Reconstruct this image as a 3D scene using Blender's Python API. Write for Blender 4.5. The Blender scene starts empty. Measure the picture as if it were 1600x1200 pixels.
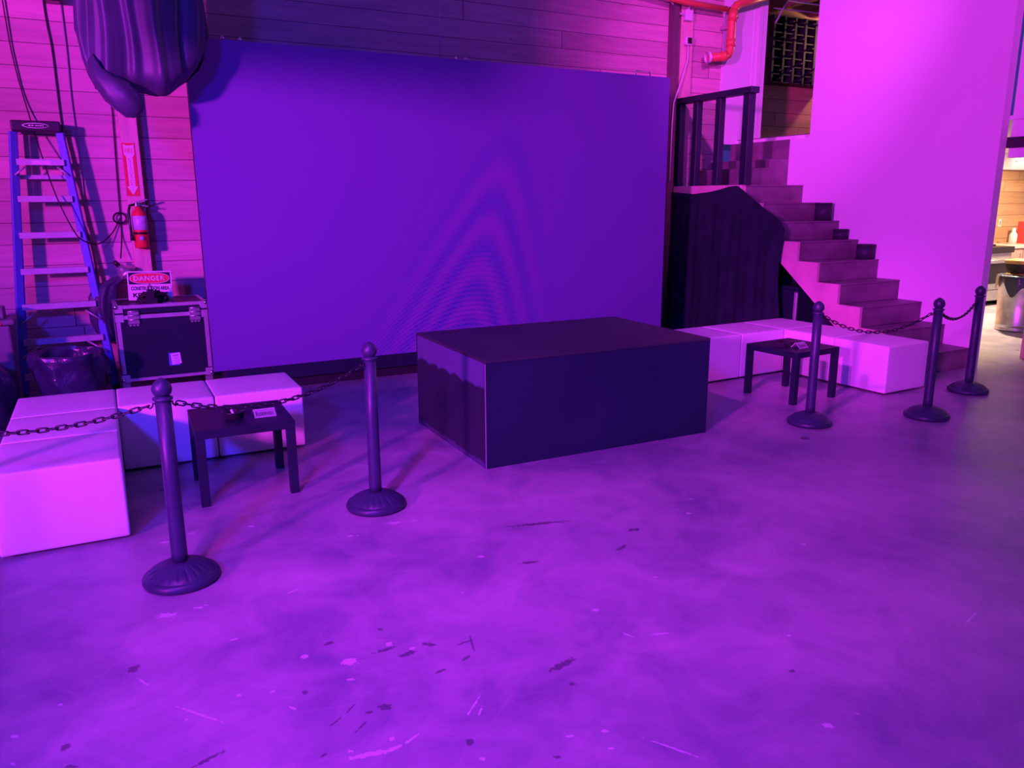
import bpy, bmesh, math, random
from mathutils import Vector, Matrix, noise

random.seed(7)
SC = bpy.context.scene
COL = SC.collection
PI = math.pi

# ------------------------------------------------------------------ materials
def new_mat(name):
    m = bpy.data.materials.new(name)
    m.use_nodes = True
    nt = m.node_tree
    return m, nt, nt.nodes['Principled BSDF']

def mat(name, col, rough=0.5, metal=0.0, spec=0.5, var=0.0, scale=6.0, bump=0.0, bscale=40.0, stretch=(1, 1, 1), emit=None, es=0.0, sheen=0.0):
    m, nt, b = new_mat(name)
    b.inputs['Base Color'].default_value = (*col, 1)
    b.inputs['Roughness'].default_value = rough
    b.inputs['Metallic'].default_value = metal
    b.inputs['Specular IOR Level'].default_value = spec
    if sheen:
        b.inputs['Sheen Weight'].default_value = sheen
    if emit:
        b.inputs['Emission Color'].default_value = (*emit, 1)
        b.inputs['Emission Strength'].default_value = es
    tc = nt.nodes.new('ShaderNodeTexCoord')
    mp = nt.nodes.new('ShaderNodeMapping')
    mp.inputs['Scale'].default_value = stretch
    nt.links.new(tc.outputs['Object'], mp.inputs['Vector'])
    if var:
        n = nt.nodes.new('ShaderNodeTexNoise')
        n.inputs['Scale'].default_value = scale
        n.inputs['Detail'].default_value = 6
        nt.links.new(mp.outputs['Vector'], n.inputs['Vector'])
        r = nt.nodes.new('ShaderNodeValToRGB')
        r.color_ramp.elements[0].position = 0.3
        r.color_ramp.elements[1].position = 0.7
        r.color_ramp.elements[0].color = (*[c * (1 - var) for c in col], 1)
        r.color_ramp.elements[1].color = (*[min(1, c * (1 + var)) for c in col], 1)
        nt.links.new(n.outputs['Fac'], r.inputs['Fac'])
        nt.links.new(r.outputs['Color'], b.inputs['Base Color'])
    if bump:
        n2 = nt.nodes.new('ShaderNodeTexNoise')
        n2.inputs['Scale'].default_value = bscale
        n2.inputs['Detail'].default_value = 4
        nt.links.new(mp.outputs['Vector'], n2.inputs['Vector'])
        bp = nt.nodes.new('ShaderNodeBump')
        bp.inputs['Strength'].default_value = bump
        bp.inputs['Distance'].default_value = 0.02
        nt.links.new(n2.outputs['Fac'], bp.inputs['Height'])
        nt.links.new(bp.outputs['Normal'], b.inputs['Normal'])
    return m

class NB:
    """small node-building helper"""
    def __init__(s, nt): s.nt = nt
    def n(s, t, **kw):
        x = s.nt.nodes.new(t)
        for k, v in kw.items(): setattr(x, k, v)
        return x
    def put(s, sock, v):
        if isinstance(v, bpy.types.NodeSocket): s.nt.links.new(v, sock)
        else: sock.default_value = v
    def m(s, op, a, b=0.0, c=0.0, clamp=False):
        x = s.n('ShaderNodeMath', operation=op); x.use_clamp = clamp
        s.put(x.inputs[0], a); s.put(x.inputs[1], b); s.put(x.inputs[2], c)
        return x.outputs[0]
    def noise(s, vec, scale, detail=5, rough=0.55, dist=0.0):
        x = s.n('ShaderNodeTexNoise')
        s.put(x.inputs['Vector'], vec); x.inputs['Scale'].default_value = scale
        x.inputs['Detail'].default_value = detail; x.inputs['Roughness'].default_value = rough
        x.inputs['Distortion'].default_value = dist
        return x.outputs['Fac']
    def mix(s, f, a, b):
        x = s.n('ShaderNodeMix', data_type='RGBA')
        s.put(x.inputs[0], f); s.put(x.inputs[6], a); s.put(x.inputs[7], b)
        return x.outputs[2]
    def ramp(s, v, lo, hi):
        x = s.n('ShaderNodeMapRange'); x.clamp = True
        s.put(x.inputs[0], v); x.inputs[1].default_value = lo; x.inputs[2].default_value = hi
        return x.outputs[0]

def plank_mat(name, base, pitch=0.19, axis='x', joint=2.7, dark=0.25, rough=0.6, knot=True, seed=0.0, gapw=0.03):
    """horizontal wooden boards: object coordinates, boards run along axis, stacked along z"""
    m, nt, b = new_mat(name)
    q = NB(nt)
    tc = q.n('ShaderNodeTexCoord')
    sx = q.n('ShaderNodeSeparateXYZ'); nt.links.new(tc.outputs['Object'], sx.inputs[0])
    u = sx.outputs['X'] if axis == 'x' else sx.outputs['Y']
    z = sx.outputs['Z']
    zp = q.m('DIVIDE', z, pitch)
    row = q.m('FLOOR', zp)
    fz = q.m('SUBTRACT', zp, row)
    rnd = q.n('ShaderNodeTexWhiteNoise', noise_dimensions='1D'); q.put(rnd.inputs['W'], q.m('ADD', row, seed + 3.3))
    up = q.m('ADD', q.m('DIVIDE', u, joint), q.m('MULTIPLY', rnd.outputs['Value'], 7.0))
    cell = q.m('FLOOR', up); fu = q.m('SUBTRACT', up, cell)
    r2 = q.n('ShaderNodeTexWhiteNoise', noise_dimensions='2D')
    cv = q.n('ShaderNodeCombineXYZ'); q.put(cv.inputs[0], row); q.put(cv.inputs[1], cell)
    nt.links.new(cv.outputs[0], r2.inputs['Vector'])
    gap = q.m('MAXIMUM', q.m('LESS_THAN', fz, gapw), q.m('LESS_THAN', fu, 0.006 / joint * 1.5))
    g = q.n('ShaderNodeCombineXYZ'); q.put(g.inputs[0], q.m('MULTIPLY', u, 0.7)); q.put(g.inputs[1], q.m('MULTIPLY', q.m('ADD', row, r2.outputs['Value']), 5.7)); q.put(g.inputs[2], q.m('MULTIPLY', z, 9.0))
    gr = q.noise(g.outputs[0], 2.2, 6, 0.6, 0.8)
    gv = q.n('ShaderNodeCombineXYZ'); q.put(gv.inputs[0], u); q.put(gv.inputs[1], q.m('MULTIPLY', row, 3.1)); q.put(gv.inputs[2], q.m('MULTIPLY', z, 1.6))
    c1 = q.mix(q.ramp(gr, 0.3, 0.7), (*[c * 0.82 for c in base], 1), (*[min(1, c * 1.12) for c in base], 1))
    tone = q.m('ADD', q.m('MULTIPLY', r2.outputs['Value'], 0.30), 0.80)
    c2 = q.n('ShaderNodeMix', data_type='RGBA', blend_type='MULTIPLY'); c2.inputs[0].default_value = 1
    nt.links.new(c1, c2.inputs[6])
    tv = q.n('ShaderNodeCombineColor'); [q.put(tv.inputs[i], tone) for i in range(3)]
    nt.links.new(tv.outputs[0], c2.inputs[7])
    out = c2.outputs[2]
    if knot:
        vo = q.n('ShaderNodeTexVoronoi'); nt.links.new(gv.outputs[0], vo.inputs['Vector']); vo.inputs['Scale'].default_value = 1.5
        kn = q.m('LESS_THAN', vo.outputs['Distance'], 0.045)
        out = q.mix(q.m('MULTIPLY', kn, 0.55), out, (*[c * 0.35 for c in base], 1))
    out = q.mix(q.m('MULTIPLY', gap, 0.85), out, (*[c * dark * 0.4 for c in base], 1))
    nt.links.new(out, b.inputs['Base Color'])
    b.inputs['Roughness'].default_value = rough
    bp = q.n('ShaderNodeBump'); bp.inputs['Strength'].default_value = 0.6; bp.inputs['Distance'].default_value = 0.01
    q.put(bp.inputs['Height'], q.m('SUBTRACT', q.m('MULTIPLY', gr, 0.15), gap))
    nt.links.new(bp.outputs['Normal'], b.inputs['Normal'])
    return m

M = {}
M['vinyl'] = mat('white_vinyl', (0.80, 0.78, 0.80), 0.42, var=0.03, scale=3, bump=0.06, bscale=160)
M['foot'] = mat('black_foot', (0.015, 0.015, 0.017), 0.6)
M['black_lam'] = mat('black_laminate', (0.012, 0.025, 0.038), 0.45, spec=0.4, var=0.15, scale=5)
M['stan'] = mat('black_moulded_plastic', (0.032, 0.045, 0.08), 0.42, spec=0.5, var=0.15, scale=20, bump=0.05, bscale=200)
M['chain'] = mat('black_chain_plastic', (0.02, 0.02, 0.024), 0.35)
M["black_cloth"] = mat("black_cloth", (0.035, 0.06, 0.075), 0.95, spec=0.1, var=0.2, scale=4)
M['drape'] = mat('black_satin', (0.055, 0.06, 0.11), 0.48, spec=0.4, var=0.25, scale=3, sheen=0.1)
M['drywall'] = mat('white_painted_drywall', (0.80, 0.79, 0.80), 0.75, spec=0.25, var=0.02, scale=1.2, bump=0.03, bscale=90)
M['trim'] = mat('white_trim', (0.78, 0.76, 0.78), 0.5)
M['plank'] = plank_mat('pine_plank_wall', (0.68, 0.42, 0.46), joint=6.5)
M['plank_warm'] = plank_mat('pine_plank_inner', (0.62, 0.36, 0.19), pitch=0.2, seed=11.0, rough=0.55)
M['plank_dark'] = plank_mat('pine_plank_upper', (0.50, 0.27, 0.16), pitch=0.2, seed=5.0, rough=0.6)
M['post_wood'] = mat('pine_post', (0.72, 0.47, 0.42), 0.6, var=0.12, scale=3, stretch=(8, 8, 0.8), bump=0.1)
M['dark_wood'] = mat('dark_post', (0.14, 0.09, 0.10), 0.6, var=0.2, scale=5, stretch=(6, 6, 1))
M['ply'] = mat('stair_plywood', (0.17, 0.12, 0.15), 0.5, var=0.35, scale=2.2, stretch=(1.2, 1.6, 2.2), bump=0.05)
M['ply_side'] = mat('stair_stringer_ply', (0.62, 0.40, 0.40), 0.55, var=0.18, scale=2.5, bump=0.05)
M['alu'] = mat('aluminium', (0.62, 0.60, 0.64), 0.38, metal=0.55, var=0.08, scale=12)
M['chrome'] = mat('chrome', (0.8, 0.8, 0.82), 0.18, metal=1.0)
M['steel'] = mat('brushed_steel', (0.60, 0.58, 0.57), 0.35, metal=0.8, var=0.1, scale=8, stretch=(1, 1, 12))
M['galv'] = mat('galvanised_steel', (0.58, 0.56, 0.58), 0.36, metal=0.75, var=0.25, scale=9, bump=0.08, bscale=14)
M['fibre'] = mat('blue_fibreglass', (0.10, 0.16, 0.62), 0.5, var=0.08, scale=10)
M['lad_alu'] = mat('ladder_aluminium', (0.60, 0.55, 0.62), 0.45, metal=0.3, var=0.1, scale=10)
M['cap'] = mat('ladder_cap_plastic', (0.03, 0.025, 0.04), 0.5)
M['white_print'] = mat('white_print', (0.82, 0.80, 0.82), 0.5)
M['black_print'] = mat('black_print', (0.012, 0.012, 0.014), 0.6)
M['red_print'] = mat('red_print', (0.78, 0.05, 0.06), 0.5)
M['red_paint'] = mat('red_enamel', (0.72, 0.05, 0.05), 0.3)
M['ext_label'] = mat('extinguisher_label', (0.50, 0.45, 0.62), 0.4, var=0.25, scale=26)
M['blue_print'] = mat('blue_card', (0.12, 0.16, 0.70), 0.5)
M['paper'] = mat('white_card', (0.78, 0.74, 0.78), 0.6)
M['pipe'] = mat('orange_pipe', (0.72, 0.16, 0.08), 0.4, var=0.06, scale=6)
M['bag'] = mat('black_bin_liner', (0.035, 0.04, 0.085), 0.27, spec=0.6, bump=0.9, bscale=9)
M['cable'] = mat('black_cable', (0.012, 0.012, 0.015), 0.5)
M['cable_grey'] = mat('grey_cable', (0.35, 0.32, 0.38), 0.5)
M['tote'] = mat('grey_plastic', (0.22, 0.19, 0.22), 0.5, var=0.1)
M['ceramic'] = mat('dark_ceramic', (0.03, 0.028, 0.035), 0.28)
M['butt'] = mat('white_paper_tube', (0.75, 0.7, 0.75), 0.7)
M['glass_dark'] = mat('oven_glass', (0.015, 0.012, 0.012), 0.12)
M['enamel'] = mat('black_enamel', (0.02, 0.018, 0.018), 0.3)
M['can_black'] = mat('matt_black_tin', (0.03, 0.03, 0.045), 0.55, spec=0.3)
M['grey_card'] = mat('lilac_card', (0.36, 0.33, 0.42), 0.6)
M['wicker'] = mat('black_wicker', (0.05, 0.035, 0.03), 0.7, var=0.5, scale=30)
M['wicker_y'] = mat('yellow_wicker', (0.80, 0.48, 0.13), 0.6, var=0.15, scale=20)
M['counter'] = mat('pale_counter', (0.75, 0.66, 0.60), 0.4, var=0.06)
M['cabinet'] = mat('pink_beige_cabinet', (0.55, 0.36, 0.31), 0.5, var=0.08)
M['bulb'] = mat('lit_bulb', (1, 0.95, 0.9), 0.4, emit=(1.0, 0.85, 0.75), es=9.0)
M['rack'] = mat('dark_rack_wood', (0.022, 0.015, 0.028), 0.55, var=0.25, scale=8)
M['bottle'] = mat('dark_bottle_glass', (0.02, 0.02, 0.03), 0.08, spec=0.8)
M['cell_in'] = mat('rack_back_panel', (0.02, 0.014, 0.02), 0.7)
M['red_box'] = mat('red_carton', (0.55, 0.05, 0.06), 0.5)
M['pvc'] = mat('white_pvc', (0.78, 0.76, 0.78), 0.4)
M['joist_and_blocker'] = mat('rough_beam', (0.34, 0.19, 0.13), 0.65, var=0.2, scale=4, stretch=(1, 5, 5))
M['header_dark'] = mat('dark_header_board', (0.035, 0.025, 0.04), 0.6)

# LED wall: dark diode face, weakly lit violet, faint nested arches from the diode pitch
def led_mat():
    m, nt, b = new_mat('led_diode_face')
    q = NB(nt)
    tc = q.n('ShaderNodeTexCoord'); sx = q.n('ShaderNodeSeparateXYZ'); nt.links.new(tc.outputs['Object'], sx.inputs[0])
    x, z = sx.outputs['X'], sx.outputs['Z']            # panel space: x from centre, z from the bottom edge
    ctr = q.m('ADD', q.m('MULTIPLY', z, 0.26), -0.08)
    dx = q.m('SUBTRACT', x, ctr)
    hyp = q.m('SQRT', q.m('ADD', q.m('MULTIPLY', q.m('MULTIPLY', dx, dx), 4.4), 0.20))
    w = q.m('ADD', z, hyp)                               # iso lines = arches
    ph = q.m('POWER', q.m('MAXIMUM', q.m('SUBTRACT', 3.25, w), 0.0), 1.5)
    arch = q.m('SINE', q.m('MULTIPLY', ph, 7.2))
    fade = q.m('MULTIPLY', q.ramp(q.m('ABSOLUTE', dx), 1.3, 0.25), q.ramp(w, 3.1, 1.9))
    fine = q.m('SINE', q.m('MULTIPLY', q.m('ADD', z, q.m('MULTIPLY', q.m('MULTIPLY', dx, dx), 0.55)), 128.0))
    fine2 = q.m('SINE', q.m('MULTIPLY', q.m('ADD', x, q.m('MULTIPLY', z, 0.25)), 95.0))
    ff = q.m('MULTIPLY', q.ramp(z, 1.5, 0.15), q.ramp(q.m('ABSOLUTE', q.m('ADD', dx, 0.35)), 1.35, 0.3))
    f = q.m('ADD', q.m('MULTIPLY', q.m('MULTIPLY', arch, fade), 0.20), q.m('MULTIPLY', q.m('MULTIPLY', q.m('MULTIPLY', fine, q.m('ADD', q.m('MULTIPLY', fine2, 0.4), 0.6)), ff), 0.38))
    f = q.m('ADD', f, 0.42, clamp=True)
    nt.links.new(q.mix(f, (0.05, 0.08, 0.31, 1), (0.26, 0.08, 0.33, 1)), b.inputs['Base Color'])
    b.inputs['Roughness'].default_value = 0.65
    b.inputs['Specular IOR Level'].default_value = 0.2
    nt.links.new(q.mix(f, (0.11, 0.010, 0.85, 1), (0.42, 0.012, 0.72, 1)), b.inputs['Emission Color'])
    b.inputs['Emission Strength'].default_value = LED_E
    return m
LED_E = 0.04
M['led'] = led_mat()

# stage colours: black, end panel violet-grey above a scalloped edge and along the floor
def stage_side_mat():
    m, nt, b = new_mat('stage_end_panel_tones')
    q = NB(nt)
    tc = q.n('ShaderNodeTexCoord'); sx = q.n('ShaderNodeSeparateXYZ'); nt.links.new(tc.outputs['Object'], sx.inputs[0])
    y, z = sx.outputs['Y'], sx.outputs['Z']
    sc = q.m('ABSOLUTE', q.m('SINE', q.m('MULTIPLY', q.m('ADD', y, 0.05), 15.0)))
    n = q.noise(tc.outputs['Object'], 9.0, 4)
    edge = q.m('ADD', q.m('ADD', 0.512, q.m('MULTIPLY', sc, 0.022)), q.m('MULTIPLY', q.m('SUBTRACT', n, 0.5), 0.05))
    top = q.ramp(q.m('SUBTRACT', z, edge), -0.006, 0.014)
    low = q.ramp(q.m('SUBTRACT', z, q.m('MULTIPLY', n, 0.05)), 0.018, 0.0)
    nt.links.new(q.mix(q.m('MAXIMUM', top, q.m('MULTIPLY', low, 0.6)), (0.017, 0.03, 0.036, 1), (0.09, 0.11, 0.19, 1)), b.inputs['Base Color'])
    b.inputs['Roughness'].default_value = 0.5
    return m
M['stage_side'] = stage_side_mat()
M['stage_black'] = mat('stage_black_paint', (0.012, 0.03, 0.046), 0.5, spec=0.35, var=0.12, scale=2)
M['stage_top'] = mat('stage_top_paint', (0.036, 0.05, 0.046), 0.5, spec=0.4, var=0.12, scale=2)

# polished concrete with mottling, scuffs of pale paint and dark spots
def floor_mat():
    m, nt, b = new_mat('polished_concrete')
    q = NB(nt)
    tc = q.n('ShaderNodeTexCoord'); P = tc.outputs['Object']
    n1 = q.noise(P, 0.8, 5, 0.55, 0.6); n2 = q.noise(P, 2.6, 8, 0.62, 0.9); n3 = q.noise(P, 12.0, 4)
    v = q.m('ADD', q.m('ADD', q.m('MULTIPLY', n1, 0.50), q.m('MULTIPLY', n2, 0.45)), q.m('MULTIPLY', n3, 0.05))
    col = q.mix(q.ramp(v, 0.38, 0.62), (0.20, 0.20, 0.27, 1), (0.46, 0.41, 0.43, 1))
    # hairline pour marks
    wv = q.noise(P, 1.1, 3, 0.5, 1.2)
    line = q.ramp(q.m('ABSOLUTE', q.m('SUBTRACT', wv, 0.52)), 0.006, 0.0)
    col = q.mix(q.m('MULTIPLY', line, 0.28), col, (0.42, 0.36, 0.38, 1))
    # scattered pale flecks and dark flecks
    v1 = q.n('ShaderNodeTexVoronoi'); nt.links.new(P, v1.inputs['Vector']); v1.inputs['Scale'].default_value = 6.0
    rv = q.n('ShaderNodeSeparateColor'); nt.links.new(v1.outputs['Color'], rv.inputs[0])
    d1 = q.m('ADD', v1.outputs['Distance'], q.m('MULTIPLY', q.m('SUBTRACT', q.noise(P, 45.0, 3), 0.5), 0.09))
    fl = q.m('MULTIPLY', q.m('LESS_THAN', d1, q.m('MULTIPLY', rv.outputs[1], 0.065)), q.m('GREATER_THAN', rv.outputs[0], 0.62))
    col = q.mix(q.m('MULTIPLY', fl, 0.8), col, (0.62, 0.52, 0.58, 1))
    v2 = q.n('ShaderNodeTexVoronoi'); nt.links.new(P, v2.inputs['Vector']); v2.inputs['Scale'].default_value = 3.1
    rw = q.n('ShaderNodeSeparateColor'); nt.links.new(v2.outputs['Color'], rw.inputs[0])
    d2 = q.m('ADD', v2.outputs['Distance'], q.m('MULTIPLY', q.m('SUBTRACT', q.noise(P, 26.0, 4), 0.5), 0.16))
    dk = q.m('MULTIPLY', q.m('LESS_THAN', d2, q.m('MULTIPLY', rw.outputs[1], 0.11)), q.m('GREATER_THAN', rw.outputs[0], 0.80))
    col = q.mix(q.m('MULTIPLY', dk, 0.75), col, (0.05, 0.05, 0.07, 1))
    # individual marks: x, y, half length, half width, angle, tone
    wob = q.noise(P, 60.0, 5, 0.65)
    light = dark_ = None
    thr = q.m('ADD', 1.0, q.m('MULTIPLY', q.m('SUBTRACT', wob, 0.5), 3.6))
    for (mx, my, a, w, ang, tone) in MARKS:
        mp = q.n('ShaderNodeMapping', vector_type='TEXTURE')
        nt.links.new(P, mp.inputs['Vector'])
        mp.inputs['Location'].default_value = (mx, my, 0); mp.inputs['Rotation'].default_value = (0, 0, ang); mp.inputs['Scale'].default_value = (a * 1.02, w * 1.0, 1)
        ln = q.n('ShaderNodeVectorMath', operation='LENGTH'); nt.links.new(mp.outputs[0], ln.inputs[0])
        k = q.m('LESS_THAN', ln.outputs['Value'], thr)
        if tone > 0: light = k if light is None else q.m('MAXIMUM', light, k)
        else: dark_ = k if dark_ is None else q.m('MAXIMUM', dark_, k)
    col = q.mix(q.m('MULTIPLY', light, 0.78), col, (0.66, 0.56, 0.62, 1))
    col = q.mix(q.m('MULTIPLY', dark_, 0.7), col, (0.05, 0.05, 0.075, 1))
    nt.links.new(col, b.inputs['Base Color'])
    q.put(b.inputs['Roughness'], q.m('ADD', q.m('MULTIPLY', n2, 0.25), 0.26))
    b.inputs['Specular IOR Level'].default_value = 0.45
    bp = q.n('ShaderNodeBump'); bp.inputs['Strength'].default_value = 0.08; bp.inputs['Distance'].default_value = 0.01
    nt.links.new(n3, bp.inputs['Height']); nt.links.new(bp.outputs['Normal'], b.inputs['Normal'])
    return m
#MARKS-BEGIN
MARKS = [(0.153, 3.365, 0.0384, 0.0193, -0.33, 1),
         (0.281, 3.367, 0.0198, 0.0082, -0.37, 1),
         (0.649, 4.158, 0.0173, 0.0123, -0.51, 1),
         (0.224, 4.163, 0.0264, 0.0147, -0.13, 1),
         (0.358, 4.219, 0.0159, 0.0101, 0.04, 1),
         (1.335, 3.829, 0.0348, 0.0175, -0.19, 1),
         (1.453, 3.806, 0.0158, 0.0102, -0.22, 1),
         (1.079, 3.781, 0.0167, 0.0093, -0.51, 1),
         (0.372, 3.03, 0.0151, 0.0072, -0.1, 1),
         (0.728, 2.654, 0.0268, 0.0225, -0.34, 1),
         (0.588, 2.772, 0.013, 0.013, -0.31, 1),
         (0.9, 2.699, 0.0147, 0.0136, -0.91, 1),
         (0.969, 2.625, 0.0102, 0.0102, -0.14, 1),
         (0.03, 2.893, 0.0331, 0.004, -1.14, 1),
         (0.185, 2.593, 0.0945, 0.004, -0.92, 1),
         (1.024, 2.187, 0.0567, 0.004, 0.72, 1),
         (1.03, 2.148, 0.0222, 0.004, 0.87, 1),
         (0.624, 2.122, 0.0599, 0.0112, -0.21, 1),
         (0.707, 2.11, 0.0305, 0.008, 0.07, 1),
         (0.769, 2.125, 0.0414, 0.0051, 0.41, 1),
         (0.579, 2.167, 0.011, 0.0061, -1.0, 1),
         (0.714, 2.159, 0.0128, 0.0082, -0.38, 1),
         (0.471, 2.475, 0.0233, 0.004, -1.11, 1),
         (-0.36, 2.761, 0.0135, 0.0071, -0.8, 1),
         (-0.358, 2.613, 0.0113, 0.005, -0.82, 1),
         (0.931, 1.933, 0.0087, 0.0082, -0.67, 1),
         (0.431, 2.602, 0.0074, 0.0065, -0.5, 1),
         (0.32, 2.64, 0.0079, 0.0053, -0.5, 1),
         (-0.235, 2.885, 0.0067, 0.0062, -0.5, 1),
         (0.696, 2.541, 0.0137, 0.007, -0.29, 1),
         (1.565, 3.229, 0.0158, 0.0158, -0.74, 1),
         (0.311, 3.376, 0.0118, 0.0042, -0.74, 1),
         (0.672, 3.318, 0.0406, 0.0045, 0.32, 1),
         (1.764, 2.3, 0.0246, 0.0059, -1.19, 1),
         (1.882, 2.244, 0.0369, 0.0066, -0.34, 1),
         (1.762, 2.525, 0.0151, 0.0123, -0.78, 1),
         (2.006, 1.526, 0.0162, 0.0128, -0.66, 1),
         (3.094, 1.719, 0.0568, 0.004, 0.25, 1),
         (3.054, 2.563, 0.0116, 0.0116, -0.9, 1),
         (2.176, 2.643, 0.0126, 0.0073, -0.51, 1),
         (2.144, 1.523, 0.009, 0.005, -1.24, 1),
         (2.818, 3.16, 0.0133, 0.0133, -0.51, 1),
         (1.485, 1.684, 0.0793, 0.004, -1.03, 1),
         (1.228, 1.892, 0.0104, 0.0054, -0.5, 1),
         (1.343, 1.857, 0.0105, 0.0083, -0.5, 1),
         (1.312, 1.779, 0.0092, 0.0052, -0.5, 1),
         (0.005, 2.999, 0.021, 0.021, 0.07, -1),
         (-0.215, 2.625, 0.0138, 0.0137, 0.22, -1),
         (-0.201, 2.514, 0.0227, 0.0063, -0.56, -1),
         (0.178, 2.343, 0.0469, 0.008, 0.31, -1),
         (0.753, 2.328, 0.0218, 0.0171, 0.05, -1),
         (0.694, 2.326, 0.0135, 0.0061, -0.31, -1),
         (0.649, 2.378, 0.0239, 0.004, 0.67, -1),
         (0.577, 2.329, 0.0243, 0.004, 0.53, -1),
         (0.873, 2.666, 0.0423, 0.0099, -0.01, -1),
         (0.942, 2.599, 0.0361, 0.013, 0.19, -1),
         (1.039, 2.62, 0.0271, 0.0116, -0.63, -1),
         (1.123, 2.462, 0.0197, 0.0069, 0.46, -1),
         (1.19, 2.547, 0.0591, 0.004, -1.87, -1),
         (1.168, 2.565, 0.0324, 0.0047, 0.06, -1),
         (0.931, 2.022, 0.0142, 0.0142, -0.39, -1),
         (0.532, 2.545, 0.0108, 0.0108, 0.0, -1),
         (0.499, 2.186, 0.0123, 0.0048, 0.38, -1),
         (0.697, 2.818, 0.02, 0.0101, 0.11, -1),
         (1.004, 2.431, 0.0224, 0.0075, 0.25, -1),
         (0.907, 2.822, 0.0098, 0.0085, -0.5, -1),
         (0.649, 2.266, 0.0271, 0.004, 0.64, -1),
         (2.225, 2.974, 0.0366, 0.0118, 0.37, -1),
         (2.416, 3.128, 0.0298, 0.0163, -0.07, -1),
         (2.02, 3.438, 0.152, 0.0144, -0.26, -1),
         (1.742, 3.056, 0.0471, 0.0117, -0.32, -1),
         (1.423, 2.248, 0.0551, 0.0154, 0.23, -1),
         (2.146, 1.802, 0.0117, 0.0088, -0.05, -1),
         (1.389, 2.129, 0.0089, 0.0089, -0.5, -1),
         (1.14, 1.828, 0.01, 0.0067, -0.5, -1)]
#MARKS-END
M['floor'] = floor_mat()

# ------------------------------------------------------------------ mesh helpers
def add_box(bm, c, s, rot=None, mi=0):
    """box centre c, full size s"""
    m = Matrix.Translation(Vector(c))
    if rot is not None: m = m @ rot
    m = m @ Matrix.Diagonal((*s, 1))
    r = bmesh.ops.create_cube(bm, size=1.0, matrix=m)
    for v in r['verts']:
        for f in v.link_faces: f.material_index = mi
    return r['verts']

def box_bm(lo, hi, bev=0.0, seg=2):
    bm = bmesh.new()
    add_box(bm, [(a + b) / 2 for a, b in zip(lo, hi)], [b - a for a, b in zip(lo, hi)])
    if bev: bmesh.ops.bevel(bm, geom=bm.edges[:], offset=bev, segments=seg, affect='EDGES', profile=0.5)
    return bm

def add_tube(bm, pts, r, n=8, closed=False, caps=True):
    pts = [Vector(p) for p in pts]
    rad = r if isinstance(r, (list, tuple)) else [r] * len(pts)
    rings = []
    up = None
    N = len(pts)
    for i, p in enumerate(pts):
        if closed: t = (pts[(i + 1) % N] - pts[i - 1])
        else: t = (pts[min(i + 1, N - 1)] - pts[max(i - 1, 0)])
        t.normalize()
        if up is None:
            up = Vector((0, 0, 1)) if abs(t.z) < 0.9 else Vector((1, 0, 0))
        a = t.cross(up)
        if a.length < 1e-6: a = t.cross(Vector((0, 1, 0)))
        a.normalize(); b = a.cross(t); b.normalize(); up = b
        rings.append([bm.verts.new(p + (a * math.cos(2 * PI * k / n) + b * math.sin(2 * PI * k / n)) * rad[i]) for k in range(n)])
    R = range(N if closed else N - 1)
    for i in R:
        A, B = rings[i], rings[(i + 1) % N]
        for k in range(n):
            f = bm.faces.new((A[k], A[(k + 1) % n], B[(k + 1) % n], B[k])); f.smooth = True
    if caps and not closed:
        bm.faces.new(rings[0][::-1]); bm.faces.new(rings[-1])
    return rings

def lathe_bm(prof, n=32, c=(0, 0, 0), fn=None, bm=None):
    """revolve (r, z) profile about z; fn(r, z, angle) -> (r, z) can flute it"""
    bm = bm or bmesh.new()
    rings = []
    for (r, z) in prof:
        ring = []
        for k in range(n):
            a = 2 * PI * k / n
            rr, zz = fn(r, z, a) if fn else (r, z)
            ring.append(bm.verts.new((c[0] + rr * math.cos(a), c[1] + rr * math.sin(a), c[2] + zz)))
        rings.append(ring)
    for A, B in zip(rings, rings[1:]):
        for k in range(n):
            f = bm.faces.new((A[k], A[(k + 1) % n], B[(k + 1) % n], B[k])); f.smooth = True
    if prof[0][0] > 1e-4: bm.faces.new(rings[0][::-1])
    if prof[-1][0] > 1e-4: bm.faces.new(rings[-1])
    bmesh.ops.remove_doubles(bm, verts=bm.verts[:], dist=1e-5)
    return bm

def prism_bm(poly, axis, a, b, bm=None):
    """extrude a 2-D polygon between a and b along axis; poly is in the other two axes in xyz order"""
    bm = bm or bmesh.new()
    def P(q, t):
        if axis == 'x': return (t, q[0], q[1])
        if axis == 'y': return (q[0], t, q[1])
        return (q[0], q[1], t)
    A = [bm.verts.new(P(q, a)) for q in poly]; B = [bm.verts.new(P(q, b)) for q in poly]
    n = len(poly)
    bm.faces.new(A); bm.faces.new(B[::-1])
    for i in range(n): bm.faces.new((A[i], A[(i + 1) % n], B[(i + 1) % n], B[i]))
    bmesh.ops.recalc_face_normals(bm, faces=bm.faces[:])
    return bm

def obj(name, bm, material, parent=None, smooth=None, loc=None):
    me = bpy.data.meshes.new(name)
    bmesh.ops.recalc_face_normals(bm, faces=bm.faces[:])
    bm.to_mesh(me); bm.free()
    o = bpy.data.objects.new(name, me); COL.objects.link(o)
    for mm in (material if isinstance(material, (list, tuple)) else [material]): me.materials.append(mm)
    if smooth:
        for p in me.polygons: p.use_smooth = True
    if parent is not None: o.parent = parent
    if loc: o.location = loc
    return o

def tag(o, label, cat, group=None):
    o['label'] = label; o['category'] = cat
    if group: o['group'] = group
    return o

def thing(name, label, cat, loc=(0, 0, 0), rz=0.0, group=None):
    o = bpy.data.objects.new(name, None); COL.objects.link(o)
    o.empty_display_size = 0.1
    o.location = loc; o.rotation_euler = (0, 0, rz)
    return tag(o, label, cat, group)

def struct(name, bm, m, **kw):
    o = obj(name, bm, m, **kw); o['kind'] = 'structure'; return o

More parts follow.
